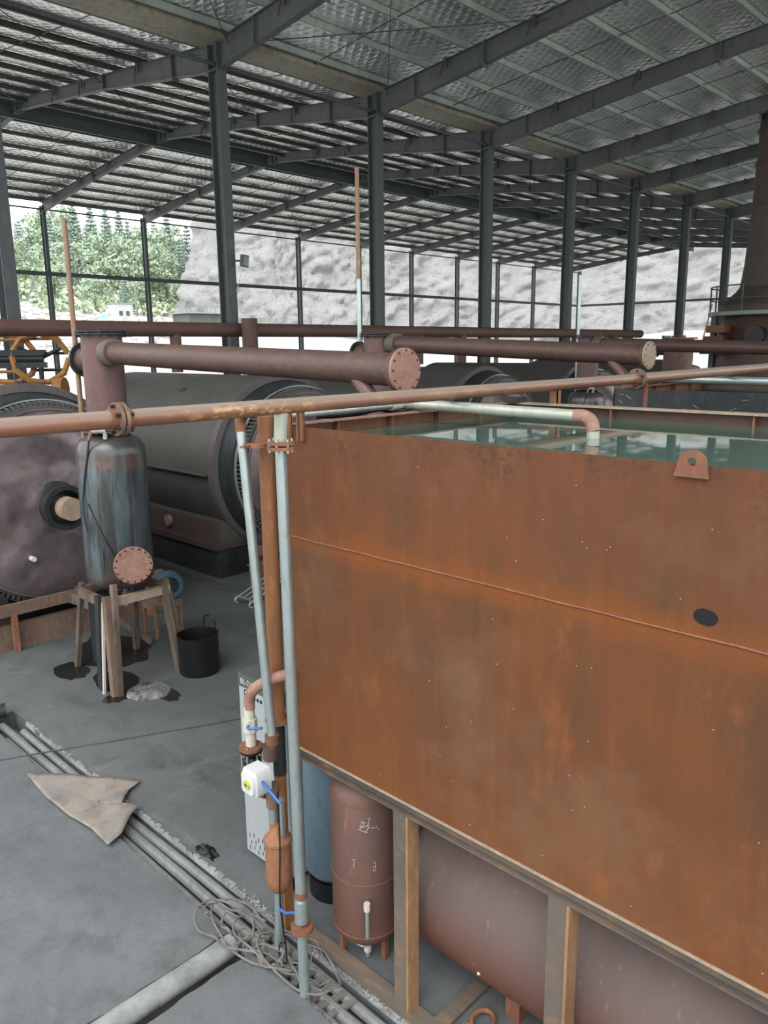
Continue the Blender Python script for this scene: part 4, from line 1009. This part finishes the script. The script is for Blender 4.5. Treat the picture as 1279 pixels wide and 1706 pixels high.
M_ridge = blotchy('dark green primer', (.075, .105, .095), (.10, .13, .12), (.06, .075, .07), .8, 7, .55)
roof = struct('ceiling', 'open steel roof of rafters, purlins and foil insulation')
DEPTH = {YI: .84, YO: .50}
def rafter_lines():
    L = []
    # (y, bottom depth)
    for y0, y1, sgn in ((YI, RIDGE_L, 1), (YO, RIDGE_L, -1), (YI, RIDGE_R, -1)):
        L.append((y0, y1, sgn))
    return L
def web(bm_, x, pts, t=.012, w=.2):
    """tapered plate girder in the plane X=x through (y, ztop, depth) points"""
    n = len(pts)
    vs = []
    for y, z, d in pts: vs += [(x-t/2, y, z), (x+t/2, y, z), (x-t/2, y, z-d), (x+t/2, y, z-d)]
    fs = []
    for i in range(n-1):
        a, b_ = i*4, i*4+4
        fs += [(a, b_, b_+2, a+2), (a+1, a+3, b_+3, b_+1)]
    bm_.add(vs, fs)
    for k, (dz) in enumerate((0, 1)):
        vs = []
        for y, z, d in pts:
            zz = z if k == 0 else z-d
            vs += [(x-w/2, y, zz), (x+w/2, y, zz), (x-w/2, y, zz+.018), (x+w/2, y, zz+.018)]
        fs = []
        for i in range(n-1):
            a, b_ = i*4, i*4+4
            fs += [(a, a+1, b_+1, b_), (a+2, b_+2, b_+3, a+3), (a, b_, b_+2, a+2), (a+1, a+3, b_+3, b_+1)]
        bm_.add(vs, fs)
PO = .16   # purlin depth
brace_me = None; plate_me = None
for x in frames:
    zt = lambda y: roof_z(y)-PO-.02
    b = MB()
    web(b, x, [(YO, zt(YO), .52), (38.5, zt(38.5), .36), (RIDGE_L, zt(RIDGE_L), .36), (25.0, zt(25.0), .40), (21.5, zt(21.5), .56), (YI, zt(YI), .66)])
    web(b, x, [(YI, zt(YI), .66), (15.5, zt(15.5), .60), (12.0, zt(12.0), .50), (RIDGE_R, zt(RIDGE_R), .42), (0, zt(0), .42), (YR, zt(YR), .6)])
    r = b.build('rafter', M_raft, roof, 25)
    # joint plates and stiffeners
    for y in (37.9, 31.55, 31.25, 24.8, 14.4, 10.2, 20.8, 17.0):
        d = .40 if y > 24 else .62
        big = y in (37.9, 31.55, 31.25, 24.8)
        if y == 37.9: d = .40
        p = MB().box(x-.115, x+.115, y-.016, y+.016, zt(y)-d-.03, zt(y)+.01).build('joint_plate', M_raft, r)
    for y in (42.2, 39.2, 36.2, 33.2, 28.2, 26.2, 22.6, 15.75, 12.75):
        if brace_me is None:
            q = MB().beam(V((-.13, .05, .05)), V((-.13, .22, -.42)), .03, .03).beam(V((-.12, 0, .06)), V((-.12, 0, -.22)), .10, .04)
            brace_me = q.build('fly_brace', M_brk, None); proto = brace_me
            proto.parent = r; proto.location = (x, y, zt(y))
        else:
            c = proto.copy(); COL.objects.link(c); c.parent = r; c.location = (x, y, zt(y))
# purlins
py = [YO-.15]+[YO-.15-1.46*k for k in range(1, 9)]
PL = [YO-.1-1.5*k for k in range(0, 9)]+[YI+.75+1.5*k for k in range(0, 8)]
PR = [YI-.75-1.5*k for k in range(0, 16)]
for y in PL+PR:
    z = roof_z(y)-PO/2-.01
    MB().chan((X0R-.3, y, z), (X1R+.3, y, z), .07, PO, .006, flip=1 if y > YI else -1).build('purlin', M_purld if y > YI else M_purl, roof)
# sag rods
for x in [a+d for a in frames[:-1] for d in (3.0,)]:
    for (ya, yb) in ((YO, RIDGE_L), (RIDGE_L, YI), (YI, RIDGE_R)):
        MB().tube([(x, ya, roof_z(ya)-.13), (x, yb, roof_z(yb)-.13)], .016, 5).build('sag_rod', M_brk, roof)
# diagonal rods in some bays
for xa in (7.2, 13.2, 31.2):
    for ya, yb in ((43.6, 37.8), (37.8, 31.6), (31, 25), (25, 19.4), (18.2, 12.3)):
        for s_ in (0, 1):
            a, c = (xa, xa+6) if s_ else (xa+6, xa)
            MB().tube([(a, ya, roof_z(ya)-.36), (c, yb, roof_z(yb)-.36)], .014, 5).build('brace_rod', M_brk, roof)
# foil blanket strips between purlins (kept as real sagging sheets)
def foil(y0, y1, name='foil_blanket'):
    nx, ny = 300, 10; vs = []; fs = []
    for i in range(nx+1):
        x = X0R-.3+(X1R-X0R+.6)*i/nx
        for j in range(ny+1):
            y = y0+(y1-y0)*j/ny; t = j/ny
            vs.append((x, y, roof_z(y)+.01-.04*math.sin(PI*t)+.022*noise.noise(V((x*1.1, y*1.7, 0)))))
    fs = [(i*(ny+1)+j, i*(ny+1)+j+1, (i+1)*(ny+1)+j+1, (i+1)*(ny+1)+j) for i in range(nx) for j in range(ny)]
    return MB().add(vs, fs).build(name, M_foil, roof, 80)
ysL = sorted([YO+.05]+PL+[YI+.5])
for a, c in zip(ysL[:-1], ysL[1:]): foil(a, c)
ysR = sorted([YI-.5]+PR)
for a, c in zip(ysR[:-1], ysR[1:]): foil(a, c)
# roof sheet above (keeps daylight out)
b = MB()
for y0, y1 in ((YO+.12, RIDGE_L), (RIDGE_L, YI), (YI, RIDGE_R), (RIDGE_R, YR)):
    z0, z1 = roof_z(min(y0, YO))+.08, roof_z(y1)+.12
    b.add([(X0R-.4, y0, z0), (X1R+.4, y0, z0), (X1R+.4, y1, z1), (X0R-.4, y1, z1)], [(0, 1, 2, 3)])
o = b.build('roof_sheet', M_raftd, roof)
# ridge ventilator throat
zr = roof_z(RIDGE_L)
for y, h in ((30.7, .16), (32.0, .46)):
    MB().ibeam((X0R, y, roof_z(y)-.18-h/2), (X1R, y, roof_z(y)-.18-h/2), .12, h, .012).build('ridge_girder', M_ridge, roof)
# valley gutter
for z_, in ((11.90,),):
    b = MB().box(X0R, X1R, YI-.48, YI+.48, z_, z_+.01).box(X0R, X1R, YI-.49, YI-.48, z_, 12.22).box(X0R, X1R, YI+.48, YI+.49, z_, 12.22)
    b.build('valley_gutter', M_gut, roof)
for y, z in ((YI, 11.40),):
    MB().tube([(X0R, y, z), (X1R, y, z)], .055 if y < 40 else .04, 8).build('eave_strut', M_col, roof)

# outer wall line (open, columns and girts)
wl = struct('wall_left', 'open side of the hall with slender posts and two rails')
for x in frames+[X1R]:
    MB().ibeam((x, YO, -.3), (x, YO, 11.75), .18, .36, .018, V((0, 1, 0))).build('outer_column', M_col, wl)
    MB().box(x-.1, x+.1, YO-.28, YO+.22, 11.3, 11.34).build('cap_plate', M_col, wl)
MB().chan((X0R, YO-.2, 8.18), (X1R, YO-.2, 8.18), .08, .22, .01).build('girt', M_col, wl)
MB().chan((X0R, YO-.2, 11.53), (X1R, YO-.2, 11.53), .05, .08, .01).build('girt', M_col, wl)
wb = struct('wall_back', 'open far end of the hall with posts and a rail')
for y in (33.1, 25.0, 12.3, 6.1):
    MB().ibeam((X1R, y, -.3), (X1R, y, roof_z(y)-.5), .3, .3, .02, V((0, 1, 0))).build('end_column', M_col, wb)
MB().chan((X1R-.15, YO, 8.18), (X1R-.15, 0, 8.18), .08, .22, .01).build('girt', M_col, wb)

# ============================================================ OUTSIDE
def ground_h(x, y):
    d = max(0, y-50, x-84)
    h = min(d, 62)*.165+max(0, min(d-62, 60))*.22
    return -.15+h+(.5*noise.noise(V((x*.06, y*.06, 0)))+.25*noise.noise(V((x*.2, y*.2, 2))))*min(1, d/8)
b = MB(); nx, ny = 110, 110; vs = []
xs = [-60+ (260)*i/nx for i in range(nx+1)]; ys = [-60+(280)*j/ny for j in range(ny+1)]
for x in xs:
    for y in ys:
        inside = -11 < x < 77 and -7 < y < 45
        vs.append((x, y, -.4 if inside else ground_h(x, y)))
b.add(vs, [(i*(ny+1)+j, (i+1)*(ny+1)+j, (i+1)*(ny+1)+j+1, i*(ny+1)+j+1) for i in range(nx) for j in range(ny)])
o = b.build('outside_ground', M_grav, None, 80); o['kind'] = 'structure'; o['label'] = 'pale gravel ground rising outside the hall'; o['category'] = 'ground'
# rock face
path = [V((58, 100)), V((66, 84)), V((80, 78)), V((98, 74)), V((112, 62)), V((120, 44)), V((124, 20)), V((126, -30))]
def path_at(t):
    k = t*(len(path)-1); i = min(int(k), len(path)-2); f = k-i
    p0 = path[max(i-1, 0)]; p1 = path[i]; p2 = path[i+1]; p3 = path[min(i+2, len(path)-1)]
    return .5*((2*p1)+(p2-p0)*f+(2*p0-5*p1+4*p2-p3)*f*f+(3*p1-p0-3*p2+p3)*f**3)
b = MB(); nu, nv = 440, 120; vs = []
for i in range(nu+1):
    t = i/nu; p = path_at(t); tn = (path_at(min(1, t+.01))-path_at(max(0, t-.01))).normalized(); nrm = V((-tn.y, tn.x))
    if nrm.dot(p-V((40, 20))) < 0: nrm = -nrm
    for j in range(nv+1):
        z = -2+44*j/nv
        q3 = V((p.x, p.y, z)); s3 = V((q3.x*.9+q3.z*.7, q3.y*.9, q3.z*1.0-q3.x*.4))
        d = z*.42+1.6*noise.fractal(s3*.09, 1, 2, 5)+.9*noise.ridged_multi_fractal(V((s3.x*.3, s3.y*.3, s3.z*.5)), 1, 2, 4, 1, 2)
        vs.append((p.x+nrm.x*d, p.y+nrm.y*d, z))
b.add(vs, [(i*(nv+1)+j, (i+1)*(nv+1)+j, (i+1)*(nv+1)+j+1, i*(nv+1)+j+1) for i in range(nu) for j in range(nv)])
tag(b.build('rock_face', M_cliff, None, 180), 'pale grey quarried rock face behind the hall', 'cliff')
# trees
def leaf_cloud(b, c, R, n, s, q, squash=.8):
    for k in range(n):
        d = V((q.gauss(0, 1), q.gauss(0, 1), q.gauss(0, 1))).normalized()*R*(q.random()**.35); d.z *= squash
        p = V(c)+d; u = V((q.gauss(0, 1), q.gauss(0, 1), q.gauss(0, 1))).normalized(); w = u.cross(V((q.gauss(0, 1), q.gauss(0, 1), q.gauss(0, 1)))).normalized()
        ss = s*q.uniform(.6, 1.3); b.add([p-u*ss, p+w*ss*.6, p+u*ss, p-w*ss*.6], [(0, 1, 2, 3)])
def broad(seed):
    q = random.Random(seed); b = MB()
    for k in range(10):
        a = q.random()*6.28; r = q.uniform(.5, 2.6); z = q.uniform(4, 9.5)
        leaf_cloud(b, (r*math.cos(a), r*math.sin(a), z), q.uniform(1.4, 2.3), 150, .36, q)
    tk = MB().tube([(0, 0, -1), (.1, 0, 3), (0, .1, 6), (.1, 0, 8)], [.25, .2, .14, .06], 7)
    return b, tk
def conif(seed):
    q = random.Random(seed); b = MB(); H = 11
    for k in range(16):
        z = 2+k*.6; R = (H+.8-z)*.27
        for m_ in range(8):
            a = 2*PI*m_/8+q.random(); 
            leaf_cloud(b, (R*.6*math.cos(a), R*.6*math.sin(a), z-.15*R), R*.42+.12, 16, .24, q, .4)
    tk = MB().tube([(0, 0, -1), (0, 0, 6), (0, 0, H+.6)], [.2, .12, .03], 6)
    return b, tk
protos = []
for kind, seed in (('b', 1), ('b', 2), ('b', 3), ('c', 4), ('c', 5)):
    cr_, tk = (broad if kind == 'b' else conif)(seed)
    r = thing('broadleaf_tree' if kind == 'b' else 'conifer', 'x', 'tree', (0, 0, 0), 'trees on the hill outside')
    cr_.build('foliage', M_leaf if kind == 'b' else M_leafd, r, 180); tk.build('trunk', M_bark, r)
    protos.append([r, 0, kind])
q = random.Random(21)
spots = []
def polar(u, D):   # u: horizontal bearing as slope X/Y
    k = D/math.hypot(u, 1); return u*k, k
for row, (D, n) in enumerate(((128, 15), (140, 20), (152, 22), (166, 24), (182, 24))):
    for i in range(n):
        u = .26+(.80-.26)*(i+q.uniform(-.3, .3))/(n-1)
        if u < .385 and row > 1 and q.random() < .5: continue
        spots.append((u, D+q.uniform(-5, 5), row))
for u, D, row in spots:
    x, y = polar(u, D)
    i = q.choice((0, 1, 2, 3, 4, 0, 1) if row < 2 else (3, 4, 3, 4, 0, 2))
    P = protos[i]
    o = P[0] if P[1] == 0 else copy_tree(P[0])
    P[1] += 1; s_ = q.uniform(.68, 1.0)*(1.0 if row < 3 else 1.2)
    if u < .42: s_ *= .72
    if row < 1: s_ *= .62
    o.location = (x, y, ground_h(x, y)-.3); o.rotation_euler.z = q.random()*6; o.scale = (s_, s_, s_)
    o['label'] = ('pale green leafy tree on the hill beyond the open side' if P[2] == 'b' else 'dark pointed conifer on the hill beyond the open side')
    o['group'] = 'leafy trees on the hill' if P[2] == 'b' else 'conifers on the hill'
b = MB(); q = random.Random(9)
for k in range(420):
    u = q.uniform(.24, .66); D = q.uniform(119, 165); x, y = polar(u, D)
    leaf_cloud(b, (x, y, ground_h(x, y)+.6), q.uniform(.9, 2.0), 34, .38, q, .7)
tag(b.build('undergrowth', M_bush, None, 180), 'low green undergrowth covering the hill foot', 'bushes', kind='stuff')
# boulder heaps
b = MB(); q = random.Random(12)
for k in range(260):
    u = q.uniform(.28, .60); D = q.uniform(84, 117); x, y = polar(u, D); r = q.uniform(.25, .9); z = ground_h(x, y)
    b.lathe((x, y, z-r*.5), (x+r*.2, y, z+r), [(0, r*.7), (r*.5, r), (r, r*.75), (r*1.4, r*.2)], 6)
tag(b.build('boulder_heap', M_grav, None, 20), 'scattered pale boulders on the slope outside', 'rocks', kind='stuff')
def at(u, D, dz=0):
    x, y = polar(u, D); return V((x, y, ground_h(x, y)+dz))
p = at(.552, 120); t = thing('utility_pole', 'pale utility pole standing before the trees', 'pole', p)
MB().cyl(p-V((0, 0, .5)), p+V((0, 0, 7.4)), .15, .11, n=8).build('pole_shaft', M_pale, t); MB().beam(p+V((-.8, .4, 6.7)), p+V((.8, -.4, 6.7)), .1, .1).build('crossarm', M_pale, t)
p = at(.528, 114); t = thing('site_hut', 'small white hut on the slope left of the shed', 'hut', p)
MB().box(p.x-1.3, p.x+1.3, p.y-1, p.y+1, p.z-.3, p.z+1.9).build('hut_walls', M_white, t); MB().box(p.x-1.4, p.x+1.4, p.y-1.1, p.y+1.1, p.z+1.9, p.z+2.0).build('roof', M_cab, t)
for k in (-.7, .3): MB().box(p.x+k, p.x+k+.5, p.y-1.03, p.y-.99, p.z+.4, p.z+1).build('window', M_col, t)
p = at(.505, 112); o = MB().lathe(p-V((0, 0, .2)), p+V((0, 0, 1)), [(0, 1.0), (.5, .8), (.9, .3), (1.0, .05)], 8).build('blue_tarp', MatB('blue tarp').done((.15, .35, .6), .6)); tag(o, 'blue tarpaulin heap beside the white hut', 'tarpaulin')
p = at(.668, 114); t = thing('grey_shed', 'long low grey shed with a flat roof outside the hall', 'shed', p)
MB().box(p.x-4.5, p.x+3.5, p.y-2, p.y+2, p.z-1.5, p.z+1.6).build('shed_walls', M_raft, t); MB().box(p.x-4.9, p.x+3.9, p.y-2.5, p.y+2.4, p.z+1.6, p.z+1.75).build('roof', M_cab, t)
for k in range(7): MB().cyl((p.x-4.5+k*1.3, p.y-2.4, p.z+1.75), (p.x-4.5+k*1.3, p.y-2.4, p.z+2.5), .05, n=5).build('railing_post', M_pale, t)
MB().beam((p.x-4.6, p.y-2.4, p.z+2.5), (p.x+3.6, p.y-2.4, p.z+2.5), .06, .06).build('railing', M_pale, t)
